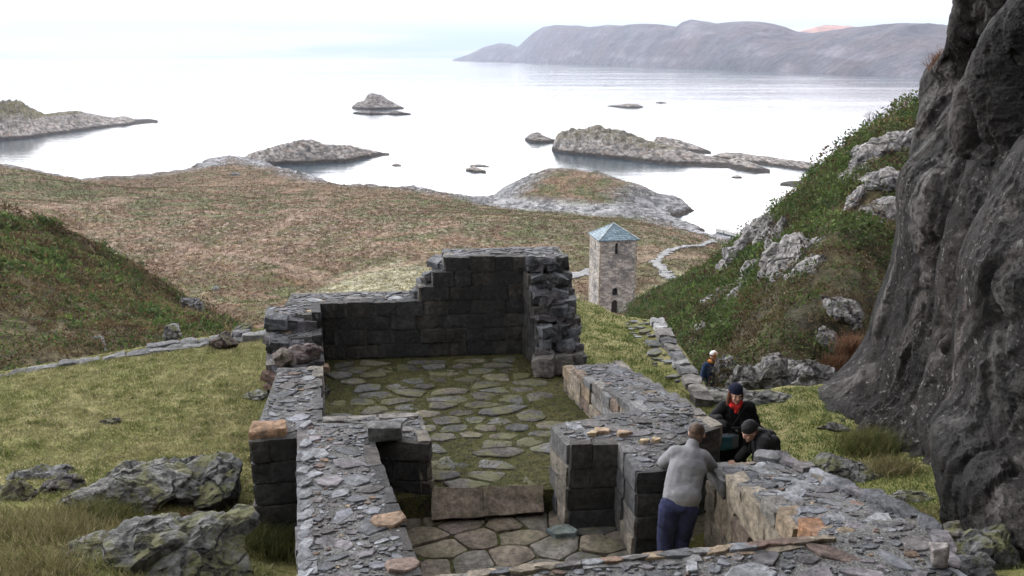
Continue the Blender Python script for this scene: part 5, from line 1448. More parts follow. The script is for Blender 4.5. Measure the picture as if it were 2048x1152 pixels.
def lawn_h(x, y, f, g):
    tall = sstep(9.8, 7.5, y) * (x < 0)
    return (0.035 + 0.035 * np.clip(g + 0.4, 0, 1)) * rng.uniform(0.6, 1.5, len(x)) * (1 + 0.9 * tall)
def lawn_c(x, y, f, g):
    r = rng.random(len(x))
    c = lerpc((0.148, 0.166, 0.056), (0.255, 0.240, 0.122), sstep(-0.35, 0.35, f + 0.5 * (r - 0.5)))
    c = lerpc(c, (0.115, 0.140, 0.036), 0.8 * sstep(0.1, 0.45, g))
    c = np.where((r > 0.85)[:, None], np.array((0.38, 0.335, 0.215)), c)
    return c * rng.uniform(0.7, 1.25, (len(x), 1))
grass_patch(420000, (-12, -1.5), (6.6, 18.5), lawn_h, lawn_c, 0.006, 'grass', 'yellowish short grass of the left lawn')
def rc(x, y, f, g):
    c = lawn_c(x, y, f, g)
    return lerpc(c * 0.68, (0.068, 0.112, 0.024), np.clip(0.80 - 0.3 * f - 0.15 * (g > 0.2), 0.3, 0.95)) 
grass_patch(300000, (0.5, 9), (6.6, 21.5), lambda *q: lawn_h(*q) * 0.9, rc, 0.006, 'grass', 'greener short grass of the right lawn under the cliff')
# tufts: along the boulders, the wall foot and the cliff foot
def tuft(px, py, z, n, h, spread, cols, label, name='grass_tuft', lean=0.45, wid=0.004):
    c = U(px, py, z=z)
    x = c[0] + rng.normal(0, spread, n); y = c[1] + rng.normal(0, spread, n)
    P = p3(x - c[0], y - c[1], ground(x, y) - c[2] - 0.02)
    a = Acc()
    cc = np.array(cols)[rng.integers(0, len(cols), n)] * rng.uniform(0.6, 1.3, (n, 1))
    blades(a, P, h * rng.uniform(0.5, 1.25, n), cc, wid, lean)
    o = a.build(name, M['blade']); o.location = c
    return tag(o, label, 'grass tuft', 'taller grass tufts')
GR = [(0.06, 0.074, 0.022), (0.09, 0.098, 0.03), (0.14, 0.13, 0.055)]
ST = [(0.17, 0.15, 0.07), (0.26, 0.22, 0.12), (0.11, 0.11, 0.04)]
RU = [(0.18, 0.085, 0.05), (0.13, 0.07, 0.042), (0.2, 0.12, 0.075)]
for q in [(545, 1095, -5.85, 3200, 0.30, 0.20, GR, 'dark green tuft in the gap before the pillar'), (500, 1060, -5.7, 1800, 0.20, 0.22, ST, 'straw coloured tuft behind the nearest boulder'), (575, 1030, -5.8, 1300, 0.2, 0.14, ST, 'pale tuft at the foot of the pillar'),
        (150, 1065, -5.1, 2600, 0.20, 0.35, ST, 'wide straw tuft left of the nearest boulder'), (210, 1030, -5.2, 1500, 0.22, 0.18, GR, 'green tuft growing on the low mossed boulder'), (40, 1080, -5.0, 2200, 0.2, 0.35, ST, 'straw tuft at the left border'),
        (60, 1140, -4.7, 2200, 0.18, 0.3, ST, 'straw tuft in the lower left corner'), (390, 1035, -5.45, 900, 0.1, 0.15, RU, 'rust brown tuft under the dark boulder'), (1735, 900, -5.5, 2200, 0.34, 0.18, GR, 'dark tuft against the cliff foot'),
        (1780, 935, -5.3, 1200, 0.22, 0.16, ST, 'yellow tuft beside the rock hump'), (1830, 1030, -5.0, 1200, 0.1, 0.25, ST, 'short tuft on the ledge under the near cliff')]:
    tuft(*q)
for px, py, Y, n, h, sp, lab in [(1712, 686, 17.6, 1500, 0.32, 0.15, 'big rusty red grass tuft beside the cliff edge'), (1668, 718, 17.3, 700, 0.28, 0.10, 'smaller rusty tuft below the big one'), (1893, 118, 20.4, 900, 0.40, 0.13, 'brown tuft high on the cliff against the far mountain')]:
    c = U(px, py, Y=Y); a = Acc()
    P = np.c_[rng.normal(0, sp, (n, 2)), -0.2 + rng.normal(0, sp * 0.5, n)]
    blades(a, P, h * rng.uniform(0.5, 1.2, n), np.array(RU)[rng.integers(0, 3, n)] * rng.uniform(0.6, 1.2, (n, 1)), 0.006, 0.5)
    o = a.build('grass_tuft', M['blade']); o.location = c; tag(o, lab, 'grass tuft', 'taller grass tufts')
# moss and grass growing in the paving joints
n = 45000
q = np.c_[rng.uniform(-4, 2, n), rng.uniform(9.8, 15.2, n)]
CPI = CP_[:, :2]
k = inside(q[:, 0], q[:, 1], CPI); q = q[k]
f = fbm(p3(q[:, 0], q[:, 1]) * 2.3, 3); k = f > rng.uniform(-0.4, 0.6, len(f)); q = q[k]
a = Acc(); blades(a, np.c_[q, np.full(len(q), 60 + ZC - 0.015)], rng.uniform(0.015, 0.04, len(q)), np.array([(0.10, 0.105, 0.03), (0.075, 0.08, 0.02), (0.16, 0.145, 0.06)])[rng.integers(0, 3, len(q))], 0.005, 0.6)
tag(a.build('joint_grass', M['blade']), 'thin grass in the joints of the chancel paving', kind='stuff')
# bare twigs on the ridge
for px, py, Y, lab in ((1752, 262, 46, 'leafless bush high on the ridge line'), (1592, 405, 62, 'leafless bush low on the ridge line')):
    a = Acc(); r_ = np.random.default_rng(int(px))
    def twig(p, d, l, r, dep):
        q = p + d * l
        s = np.cross(d, [0, 1, 0.1]); s /= np.linalg.norm(s); t_ = np.cross(d, s)
        V = np.concatenate([[p + (s * math.cos(x) + t_ * math.sin(x)) * r for x in (0, 2.1, 4.2)], [q + (s * math.cos(x) + t_ * math.sin(x)) * r * 0.6 for x in (0, 2.1, 4.2)]])
        a.add(V, [[0, 1, 4, 3], [1, 2, 5, 4], [2, 0, 3, 5]], (0.10, 0.08, 0.07))
        if dep: 
            for _ in range(3):
                dd = d + r_.normal(0, 0.45, 3); dd /= np.linalg.norm(dd); twig(p + d * l * r_.uniform(0.5, 1), dd, l * 0.66, r * 0.6, dep - 1)
    for _ in range(4): twig(np.zeros(3), np.array([r_.normal(-0.2, .4), r_.normal(0, .3), 1.0]), 0.9, 0.035, 3)
    o = a.build('bare_bush', M['leaf']); o.location = U(px, py + 22, Y=Y); tag(o, lab, 'bush', 'bare bushes')
# ------------------------------------------------------------------ people
def blob(name, chains, ells, voxel, mat, parent=None, smooth=8, loc=None):
    acc = Acc()
    def ball(p, r, rot=None):
        V = ICO2[0] * (np.asarray(r, float) if not np.isscalar(r) else r)
        if rot is not None: V = V @ np.array(rot).T
        acc.add(V + np.asarray(p), ICO2[1], (0.5, 0.5, 0.5))
    for ch in chains:
        for (p0, r0), (p1, r1) in zip(ch[:-1], ch[1:]):
            p0 = np.array(p0, float); p1 = np.array(p1, float)
            k = max(2, int(np.linalg.norm(p1 - p0) / (0.35 * min(r0, r1))) + 1)
            for t in np.linspace(0, 1, k): ball(p0 * (1 - t) + p1 * t, r0 * (1 - t) + r1 * t)
    for e in ells:
        ball(e[0], e[1], Euler(e[2]).to_matrix() if len(e) > 2 else None)
    o = acc.build(name, mat)
    r = o.modifiers.new('r', 'REMESH'); r.mode = 'VOXEL'; r.voxel_size = voxel
    s = o.modifiers.new('s', 'SMOOTH'); s.factor = 0.5; s.iterations = smooth
    dg = bpy.context.evaluated_depsgraph_get()
    nm = bpy.data.meshes.new_from_object(o.evaluated_get(dg))
    o.modifiers.clear(); old = o.data; o.data = nm; bpy.data.meshes.remove(old)
    nm.name = name
    nm.polygons.foreach_set('use_smooth', np.ones(len(nm.polygons), bool))
    nm.materials.clear(); nm.materials.append(mat)
    V = np.empty(len(nm.vertices) * 3, np.float32); nm.vertices.foreach_get('co', V)
    V = V.reshape(-1, 3)
    if name in ('sweater', 'coat', 'jacket', 'trousers'):       # soft creases in the cloth
        N = np.empty(len(V) * 3, np.float32); nm.vertices.foreach_get('normal', N); N = N.reshape(-1, 3)
        V = V + N * ((0.005 * fbm((V + V[:, :1] * [0, 0, 0.9]) * [2.0, 2.0, 5] + 3, 2)) if name == 'sweater' else 0.010 * fbm((V + V[:, 2:] * [0.5, 0.3, 0]) * [4, 4, 9] + len(V) % 17, 4, 0.5, True))[:, None]
        nm.vertices.foreach_set('co', V.astype(np.float32).ravel()); nm.update()
    if parent is not None: o.parent = parent
    if loc is not None: o.location = loc
    return o
def hand(wrist, d, up, s=1.0, curl=0.35, side=1):
    """chains for a palm with five bent fingers pointing along d"""
    d = np.array(d, float); d /= np.linalg.norm(d); up = np.array(up, float); up -= d * (up @ d); up /= np.linalg.norm(up)
    lat = np.cross(d, up) * side
    w = np.array(wrist, float); ch = []
    for k, (o_, L) in enumerate(((-0.030, 0.070), (-0.010, 0.080), (0.010, 0.075), (0.028, 0.060))):
        b = w + d * 0.085 * s + lat * o_ * s
        ch.append([(w + lat * o_ * 0.6 * s, 0.016 * s), (b, 0.012 * s)])
        p = b; dd = d
        pts = [(b, 0.0095 * s)]
        for j, f in enumerate((0.45, 0.32, 0.23)):
            dd = dd * math.cos(curl) - up * math.sin(curl); dd = dd / np.linalg.norm(dd)
            p = p + dd * L * f * s; pts.append((p, (0.009 - 0.001 * j) * s))
        ch.append(pts)
    tb = w + d * 0.03 * s - lat * 0.03 * s
    ch.append([(w + d * 0.015 * s, 0.016 * s), (tb, 0.013 * s), (tb + (d * 0.7 - lat * 0.6) * 0.035 * s, 0.010 * s), (tb + (d * 0.95 - lat * 0.6) * 0.06 * s - up * 0.01, 0.009 * s)])
    return ch
def head(c, yaw, pitch=0.0, s=1.0, roll=0.0):
    """ellipsoids for skull, jaw, nose, ears, brow, lips; face looks along -y before turning"""
    R = Euler((pitch, roll, yaw)).to_matrix()
    f = lambda p: tuple(np.array(c) + np.array(R @ Vector(p)) * s)
    e = [((0, 0.012, 0.02), (0.076, 0.094, 0.094)), ((0, -0.026, -0.05), (0.056, 0.062, 0.066)), ((0, -0.094, -0.020), (0.013, 0.020, 0.024)), ((0, -0.088, 0.0), (0.009, 0.012, 0.028)), ((0, -0.082, -0.062), (0.025, 0.010, 0.008)),
         ((0.03, -0.074, 0.018), (0.022, 0.014, 0.010)), ((-0.03, -0.074, 0.018), (0.022, 0.014, 0.010)), ((0.079, 0.008, -0.005), (0.011, 0.020, 0.031)), ((-0.079, 0.008, -0.005), (0.011, 0.020, 0.031)), ((0, -0.072, -0.095), (0.022, 0.016, 0.016)),
         ((0.04, -0.066, -0.03), (0.022, 0.022, 0.022)), ((-0.04, -0.066, -0.03), (0.022, 0.022, 0.022))]
    return [(f(p), tuple(np.array(r) * s), (pitch, roll, yaw)) for p, r in e], f, (pitch, roll, yaw)
SK = mat_cloth('skin', (0.46, 0.27, 0.20), 90, 0.06, 0.55, 0.05)
KNIT = mat_cloth('grey_knit', (0.20, 0.20, 0.212), 90, 0.14, 0.98, 1.0)
DENIM = mat_cloth('dark_blue_denim', (0.024, 0.027, 0.062), 120, 0.3, 0.95, 0.3)
BLACK = mat_cloth('black_cloth', (0.009, 0.009, 0.010), 60, 0.3, 0.9)
BLACK2 = mat_cloth('soft_black_jacket', (0.013, 0.013, 0.014), 50, 0.3, 0.75)
NAVY = mat_cloth('navy_wool', (0.010, 0.012, 0.026), 90, 0.2, 0.98, 0.8)
RED = mat_cloth('red_wool', (0.42, 0.022, 0.02), 70, 0.2, 0.95, 0.6)
BLUE = mat_cloth('blue_jacket_cloth', (0.018, 0.036, 0.085), 50, 0.25, 0.8)
HAIRB = mat_cloth('brown_hair', (0.072, 0.046, 0.033), 60, 0.5, 0.6, 1.0)
HAIRR = mat_cloth('reddish_hair', (0.12, 0.055, 0.033), 130, 0.35, 0.7, 0.8)
ORANGE = mat_cloth('orange_scarf_wool', (0.34, 0.13, 0.035), 40, 0.45, 0.95, 0.6)
TEAL = mat_cloth('teal_bag_cloth', (0.035, 0.10, 0.12), 60, 0.3, 0.8)
GREYB = mat_cloth('grey_bag_cloth', (0.08, 0.085, 0.095), 60, 0.2, 0.8)
CAMB = mat_flat('camera_plastic', (0.014, 0.014, 0.015), 0.4, 0.5)
GLASS = mat_flat('spectacle_wire', (0.03, 0.03, 0.03), 0.3, 0.5)
EYE = mat_flat('eye_dark', (0.02, 0.015, 0.012), 0.3, 0.5)
def hatmat():
    t = NT('patterned_knit_hat'); p = t.n('TexCoord').outputs['Object']
    n = t.n('TexVoronoi', {'feature': 'F1'}, Vector=p, Scale=9.0)
    s = t.n('SeparateColor', None, Color=n.outputs['Color']).outputs
    c = t.mix(t.ramp(s[0], 0.45, 0.5), (0.62, 0.63, 0.65), (0.05, 0.045, 0.05))
    c = t.mix(t.ramp(s[1], 0.72, 0.76), c, (0.5, 0.2, 0.08))
    return t.done(c, 0.95, None, 0.1)
HATP = hatmat()

def eyes(f, rot, parent, s=1.0):
    for sx in (-1, 1):
        o = blob('eye', [], [(f((0.031 * sx, -0.079, 0.004)), (0.012, 0.008, 0.007), rot)], 0.004, EYE, parent, 1)

# --- man in the grey sweater, seen from behind, leaning on the wall
base = U(1356, 1020, Y=8.55); base[2] = 60 - 5.55
sc = 1.0
H = (0.245, 0.40, 1.555)
he, hf, hr = head(H, math.pi - 0.35, 0.18, 1.04)
man = blob('person', [
    [((-0.10, 0.0, 0.90), 0.095), ((-0.12, 0.03, 0.50), 0.062), ((-0.13, -0.03, 0.09), 0.042)], [((0.10, 0.0, 0.89), 0.095), ((0.07, 0.04, 0.50), 0.062), ((0.03, 0.0, 0.09), 0.042)],
    [((-0.13, -0.05, 0.04), 0.04), ((-0.14, 0.15, 0.03), 0.035)], [((0.03, -0.03, 0.04), 0.04), ((0.04, 0.17, 0.03), 0.035)],
    [((0, 0.02, 0.95), 0.11), ((0.07, 0.14, 1.20), 0.10), ((0.15, 0.26, 1.36), 0.09), ((0.19, 0.31, 1.45), 0.058), ((0.225, 0.36, 1.50), 0.055)],
    [((-0.01, 0.27, 1.39), 0.055), ((-0.085, 0.47, 1.18), 0.045), ((0.14, 0.66, 1.145), 0.032)], [((0.31, 0.27, 1.34), 0.055), ((0.43, 0.42, 1.15), 0.045), ((0.28, 0.68, 1.15), 0.032)]]
    + hand((0.14, 0.66, 1.145), (1, 0.25, -0.05), (0, 0, 1), 1.0, 0.25, 1) + hand((0.28, 0.68, 1.15), (-0.9, 0.5, -0.05), (0, 0, 1), 1.0, 0.25, -1), he, 0.008, SK, None, 3, tuple(base))
tag(man, 'man seen from behind in a grey sweater and dark jeans leaning on the wall', 'person', 'visitors at the ruin')
blob('sweater', [
    [((-0.05, 0.02, 0.95), 0.127), ((-0.015, 0.08, 1.10), 0.136), ((0.04, 0.17, 1.26), 0.136), ((0.09, 0.24, 1.37), 0.115)], [((0.09, 0.02, 0.93), 0.127), ((0.13, 0.08, 1.10), 0.136), ((0.18, 0.18, 1.25), 0.136), ((0.20, 0.25, 1.345), 0.115)],
    [((0.02, 0.02, 0.94), 0.13), ((0.06, 0.08, 1.10), 0.142), ((0.11, 0.165, 1.26), 0.146), ((0.15, 0.24, 1.365), 0.125)], [((0.02, 0.25, 1.40), 0.085), ((0.28, 0.26, 1.355), 0.085)],
    [((-0.01, 0.26, 1.39), 0.088), ((-0.09, 0.46, 1.185), 0.074), ((0.10, 0.63, 1.155), 0.055)], [((0.30, 0.27, 1.335), 0.088), ((0.43, 0.42, 1.155), 0.076), ((0.30, 0.66, 1.155), 0.055)],
    [((0.165, 0.275, 1.42), 0.082), ((0.19, 0.32, 1.475), 0.073)], [((-0.06, 0.01, 0.90), 0.125), ((0.10, 0.01, 0.875), 0.125)]], [((0.06, 0.0, 1.02), (0.19, 0.14, 0.16)), ((0.13, 0.16, 1.27), (0.20, 0.14, 0.15), (-0.5, 0.2, 0))], 0.011, KNIT, man, 12)
blob('trousers', [
    [((-0.085, -0.02, 0.90), 0.125), ((-0.10, -0.01, 0.76), 0.112), ((-0.12, 0.02, 0.50), 0.086), ((-0.13, -0.03, 0.07), 0.066)], [((0.09, -0.02, 0.88), 0.125), ((0.085, 0.0, 0.74), 0.110), ((0.065, 0.03, 0.50), 0.086), ((0.03, -0.01, 0.07), 0.066)]], [((0, -0.02, 0.92), (0.18, 0.13, 0.08))], 0.011, DENIM, man, 5)
blob('hair', [], [(hf((0, 0.025, 0.045)), (0.090, 0.100, 0.088), hr), (hf((0, 0.055, -0.01)), (0.080, 0.060, 0.080), hr), (hf((0.01, 0.06, -0.06)), (0.060, 0.045, 0.045), hr)], 0.008, HAIRB, man, 2)
for sx in (-1, 1): blob('shoe', [[((-0.13 if sx < 0 else 0.03, -0.05, 0.045), 0.05), ((-0.14 if sx < 0 else 0.04, 0.17, 0.035), 0.04)]], [], 0.01, BLACK, man, 3)

# --- woman in the long black coat, facing the camera
base = U(1471, 830, Y=10.75); base[2] = 60 - 5.76
H = (-0.03, -0.05, 1.535)
he, hf, hr = head(H, 0.12, 0.12, 1.0)
wom = blob('person', [
    [((-0.09, 0, 0.88), 0.09), ((-0.10, 0.0, 0.48), 0.055), ((-0.10, 0.02, 0.08), 0.04)], [((0.09, 0, 0.88), 0.09), ((0.10, -0.02, 0.48), 0.055), ((0.11, 0.0, 0.08), 0.04)],
    [((0, 0, 0.95), 0.12), ((0, 0.01, 1.20), 0.12), ((0, 0.0, 1.33), 0.10), ((-0.01, -0.01, 1.40), 0.05), ((-0.02, -0.03, 1.47), 0.048)],
    [((-0.16, 0, 1.34), 0.05), ((-0.34, -0.12, 1.20), 0.04), ((-0.30, -0.40, 1.335), 0.028)], [((0.16, 0, 1.34), 0.05), ((0.27, 0.02, 1.08), 0.04), ((0.24, -0.06, 0.86), 0.028)],
    [((-0.10, 0.05, 0.03), 0.035), ((-0.11, -0.12, 0.03), 0.03)], [((0.11, 0.03, 0.03), 0.035), ((0.12, -0.14, 0.03), 0.03)]]
    + hand((-0.30, -0.40, 1.335), (0.1, -0.9, -0.12), (0, 0, 1), 0.95, 0.2, 1) + hand((0.24, -0.06, 0.86), (0, -0.1, -1), (0, -1, 0), 0.95, 0.3, 1), he, 0.008, SK, None, 3, tuple(base))
tag(wom, 'woman facing the camera in a long black coat with red scarf and navy hat', 'person', 'visitors at the ruin')
blob('coat', [
    [((-0.08, 0, 0.72), 0.135), ((-0.07, 0, 0.95), 0.130), ((-0.06, 0.0, 1.18), 0.130), ((-0.06, 0.0, 1.30), 0.105)], [((0.08, 0, 0.72), 0.135), ((0.07, 0, 0.95), 0.130), ((0.06, 0.0, 1.18), 0.130), ((0.06, 0.0, 1.30), 0.105)],
    [((-0.15, 0, 1.345), 0.075), ((0.15, 0, 1.345), 0.075)], [((-0.16, 0, 1.34), 0.078), ((-0.345, -0.12, 1.205), 0.065), ((-0.305, -0.38, 1.335), 0.050)], [((0.17, 0, 1.34), 0.078), ((0.275, 0.02, 1.08), 0.068), ((0.245, -0.05, 0.90), 0.055)],
    [((0, 0.0, 1.36), 0.095), ((-0.01, 0.0, 1.41), 0.07)]], [], 0.011, BLACK, wom, 5)
blob('trousers', [[((-0.085, 0, 0.86), 0.105), ((-0.10, 0.0, 0.48), 0.078), ((-0.10, 0.02, 0.06), 0.062)], [((0.085, 0, 0.86), 0.105), ((0.10, -0.02, 0.48), 0.078), ((0.11, 0, 0.06), 0.062)]], [], 0.011, BLACK, wom, 4)
blob('hat', [], [(hf((0, 0.014, 0.075)), (0.092, 0.104, 0.078), hr), (hf((0, 0.012, 0.045)), (0.097, 0.109, 0.034), hr)], 0.007, NAVY, wom, 3)
for gv in (hand((-0.30, -0.40, 1.335), (0.1, -0.9, -0.12), (0, 0, 1), 0.95, 0.2, 1), hand((0.24, -0.06, 0.86), (0, -0.1, -1), (0, -1, 0), 0.95, 0.3, 1)):
    blob('glove', [[(p, r + 0.004) for p, r in ch] for ch in gv], [], 0.005, BLACK2, wom, 2)
blob('scarf', [[(hf((-0.07, 0.03, -0.125)), 0.035), (hf((-0.045, -0.055, -0.14)), 0.038), (hf((0.02, -0.075, -0.145)), 0.040), (hf((0.075, -0.01, -0.12)), 0.036), (hf((0.03, 0.06, -0.11)), 0.035), (hf((-0.07, 0.03, -0.125)), 0.035)], [(hf((0.01, -0.08, -0.15)), 0.034), (hf((-0.005, -0.085, -0.21)), 0.026)]], [], 0.008, RED, wom, 3)
blob('hair', [[(hf((-0.078, 0.01, 0.03)), 0.026), (hf((-0.086, -0.005, -0.06)), 0.028), (hf((-0.095, -0.005, -0.15)), 0.022)], [(hf((0.078, 0.01, 0.03)), 0.024), (hf((0.085, 0.0, -0.06)), 0.026), (hf((0.082, 0.01, -0.12)), 0.02)]], [(hf((0, 0.055, -0.03)), (0.085, 0.05, 0.10), hr)], 0.008, HAIRR, wom, 2)
eyes(hf, hr, wom)
gl = bpy.data.meshes.new('glasses'); bm = bmesh.new()
R3 = Euler(hr).to_matrix()
for sx in (-1, 1):
    ring = []
    for k in range(16):
        aa = k / 16 * 2 * math.pi
        ring.append([bm.verts.new(hf((0.032 * sx + r_ * math.cos(aa), -0.098, 0.002 + r_ * 0.8 * math.sin(aa)))) for r_ in (0.0225, 0.0245)])
    for k in range(16):
        p, q = ring[k], ring[(k + 1) % 16]; bm.faces.new([p[0], p[1], q[1], q[0]])
bmesh.ops.solidify(bm, geom=bm.faces[:], thickness=0.0015)
bm.to_mesh(gl); bm.free(); gl.materials.append(GLASS)
g_ = bpy.data.objects.new('glasses', gl); COL.objects.link(g_); g_.parent = wom
blob('mouth', [[(hf((-0.024, -0.088, -0.058)), 0.0045), (hf((0, -0.096, -0.066)), 0.0055), (hf((0.024, -0.088, -0.058)), 0.0045)]], [], 0.003, mat_flat('lips', (0.28, 0.09, 0.08), 0.5), wom, 1)
wb = np.array(base)
# her bag and camera
def boxmesh(name, half, mat, parent=None, rnd=0.3, loc=(0, 0, 0), rot=(0, 0, 0)):
    a = Acc(); stone(a, (0, 0, 0), np.array(Euler(rot).to_matrix()).T, half, (0.5, 0.5, 0.5), rnd, 0.0, 8)
    o = a.build(name, mat, parent); o.location = loc
    return o
bag = empty('shoulder_bag', tuple(wb + [-0.125, -0.21, 0.85]), 'teal and grey shoulder bag hanging at the hip of the woman in black', 'bag')
boxmesh('bag_body', (0.13, 0.055, 0.105), GREYB, bag, 0.5, (0, 0, 0.1), (0, 0, 0.35))
boxmesh('flap', (0.085, 0.02, 0.095), TEAL, bag, 0.5, (-0.05, -0.062, 0.105), (0, 0, 0.2))
for k in range(2): boxmesh('trim', (0.006, 0.006, 0.09), mat_flat('bag_piping', (0.12, 0.28, 0.33)), bag, 0.3, (-0.10 + 0.055 * k, -0.076 + 0.01 * k, 0.105))
blob('strap', [[((0.0, 0.02, 0.19), 0.012), ((0.06, 0.05, 0.30), 0.012), ((0.16, 0.09, 0.45), 0.012), ((0.24, 0.12, 0.54), 0.012)]], [], 0.006, BLACK2, bag, 2)
cam_ = empty('camera', tuple(wb + [-0.03, -0.175, 1.06]), 'small black camera hanging on the chest of the woman in black', 'camera')
boxmesh('camera_body', (0.062, 0.022, 0.038), CAMB, cam_, 0.4, (0, 0, 0.04))
blob('lens', [[((0, -0.02, 0.035), 0.026), ((0, -0.05, 0.035), 0.024)]], [], 0.006, CAMB, cam_, 1)
blob('strap', [[((-0.06, 0, 0.06), 0.007), ((-0.075, 0.05, 0.22), 0.007), ((-0.06, 0.1, 0.30), 0.007)], [((0.06, 0, 0.06), 0.007), ((0.07, 0.05, 0.22), 0.007), ((0.06, 0.1, 0.30), 0.007)]], [], 0.005, BLACK2, cam_, 1)

# --- bent visitor in black with a backpack, in profile
base = U(1521, 870, Y=9.95); base[2] = 60 - 5.72
H = (-0.15, -0.06, 1.335)
he, hf, hr = head(H, -1.15, 0.45, 1.0)
bent = blob('person', [
    [((0.10, -0.08, 0.86), 0.09), ((0.06, -0.10, 0.47), 0.058), ((0.10, -0.10, 0.08), 0.042)], [((0.10, 0.09, 0.86), 0.09), ((0.05, 0.10, 0.47), 0.058), ((0.12, 0.10, 0.08), 0.042)],
    [((0.10, 0, 0.93), 0.11), ((0.07, 0, 1.08), 0.10), ((0.02, 0, 1.22), 0.09), ((-0.03, -0.02, 1.265), 0.055), ((-0.09, -0.04, 1.285), 0.052)],
    [((0.0, -0.17, 1.22), 0.05), ((-0.03, -0.25, 0.98), 0.043), ((-0.22, -0.17, 0.86), 0.03)], [((0.0, 0.17, 1.22), 0.05), ((-0.05, 0.24, 0.98), 0.043), ((-0.24, 0.12, 0.86), 0.03)],
    [((0.10, -0.10, 0.03), 0.038), ((-0.08, -0.12, 0.03), 0.032)], [((0.12, 0.10, 0.03), 0.038), ((-0.06, 0.12, 0.03), 0.032)]]
    + hand((-0.22, -0.17, 0.86), (-1, 0.3, -0.3), (0, 0, 1), 1.0, 0.4, 1) + hand((-0.24, 0.12, 0.86), (-1, -0.2, -0.3), (0, 0, 1), 1.0, 0.4, -1), he, 0.008, SK, None, 3, tuple(base))
tag(bent, 'visitor in black jacket and black hat bending down behind the wall', 'person', 'visitors at the ruin')
blob('jacket', [
    [((0.10, -0.06, 0.80), 0.15), ((0.08, -0.06, 1.05), 0.155), ((0.02, -0.06, 1.20), 0.125)], [((0.10, 0.06, 0.80), 0.15), ((0.08, 0.06, 1.05), 0.155), ((0.02, 0.06, 1.20), 0.125)],
    [((0.0, -0.15, 1.235), 0.085), ((0.0, 0.15, 1.235), 0.085)], [((0.0, -0.17, 1.22), 0.085), ((-0.03, -0.255, 0.99), 0.072), ((-0.20, -0.175, 0.88), 0.052)], [((0.0, 0.17, 1.22), 0.085), ((-0.05, 0.245, 0.99), 0.07), ((-0.22, 0.12, 0.88), 0.052)],
    [((0.02, 0, 1.25), 0.095), ((-0.03, -0.015, 1.28), 0.082), ((-0.06, -0.025, 1.285), 0.074)]], [], 0.011, BLACK2, bent, 5)
blob('trousers', [[((0.10, -0.07, 0.86), 0.11), ((0.06, -0.10, 0.47), 0.08), ((0.10, -0.10, 0.06), 0.065)], [((0.10, 0.08, 0.86), 0.11), ((0.05, 0.10, 0.47), 0.08), ((0.12, 0.10, 0.06), 0.065)]], [], 0.012, BLACK, bent, 4)
blob('hat', [], [(hf((0, 0.016, 0.065)), (0.093, 0.105, 0.086), hr), (hf((0, 0.014, 0.04)), (0.098, 0.110, 0.034), hr)], 0.007, BLACK2, bent, 3)
blob('hair', [], [(hf((0, 0.06, -0.03)), (0.078, 0.045, 0.06), hr)], 0.008, HAIRB, bent, 2)
eyes(hf, hr, bent)
pk = empty('backpack', tuple(np.array(base) + [0.155, 0.05, 0.95]), 'black backpack on the back of the bending visitor', 'backpack')
blob('pack_body', [[((0.02, -0.08, 0.02), 0.09), ((0.0, -0.08, 0.24), 0.085)], [((0.02, 0.08, 0.02), 0.09), ((0.0, 0.08, 0.24), 0.085)]], [((0.06, 0, 0.05), (0.06, 0.10, 0.10))], 0.012, BLACK2, pk, 4)
blob('lid', [[((-0.07, -0.08, 0.30), 0.05), ((-0.07, 0.08, 0.30), 0.05)]], [], 0.01, BLACK2, pk, 3)
for s_ in (-1, 1): blob('strap', [[((-0.07, 0.10 * s_, 0.33), 0.016), ((-0.19, 0.12 * s_, 0.40), 0.016), ((-0.295, 0.12 * s_, 0.28), 0.016), ((-0.29, 0.12 * s_, 0.10), 0.014)]], [], 0.008, BLACK2, pk, 2)

# --- distant walker in the blue jacket
base = U(1426, 745, Y=19.6); base[2] = 60 - 8.36
H = (0.0, 0.02, 1.55)
he, hf, hr = head(H, math.pi - 0.6, 0.1, 1.05)
walk = blob('person', [
    [((-0.09, 0, 0.88), 0.09), ((-0.10, 0.08, 0.48), 0.055), ((-0.10, 0.0, 0.08), 0.04)], [((0.09, 0, 0.88), 0.09), ((0.10, 0.0, 0.48), 0.055), ((0.11, -0.08, 0.08), 0.04)],
    [((0, 0, 0.95), 0.12), ((0, 0.01, 1.20), 0.12), ((0, 0.0, 1.33), 0.10), ((0, 0.0, 1.40), 0.05), ((0, 0.01, 1.47), 0.048)],
    [((-0.17, 0, 1.34), 0.05), ((-0.24, -0.06, 1.07), 0.04), ((-0.36, -0.16, 0.98), 0.028)], [((0.17, 0, 1.34), 0.05), ((0.25, -0.02, 1.08), 0.04), ((0.20, 0.12, 0.95), 0.028)],
    [((-0.10, -0.03, 0.03), 0.035), ((-0.11, 0.14, 0.03), 0.03)], [((0.11, -0.11, 0.03), 0.035), ((0.12, 0.06, 0.03), 0.03)]]
    + hand((-0.36, -0.16, 0.98), (-0.8, -0.4, 0), (0, 0, 1), 1.0, 0.5, 1) + hand((0.20, 0.12, 0.95), (0, 0.6, -0.4), (0, 0, 1), 1.0, 0.4, -1), he, 0.010, SK, None, 3, tuple(base))
tag(walk, 'far walker in blue jacket with patterned hat and orange scarf on the lower path', 'person', 'visitors at the ruin')
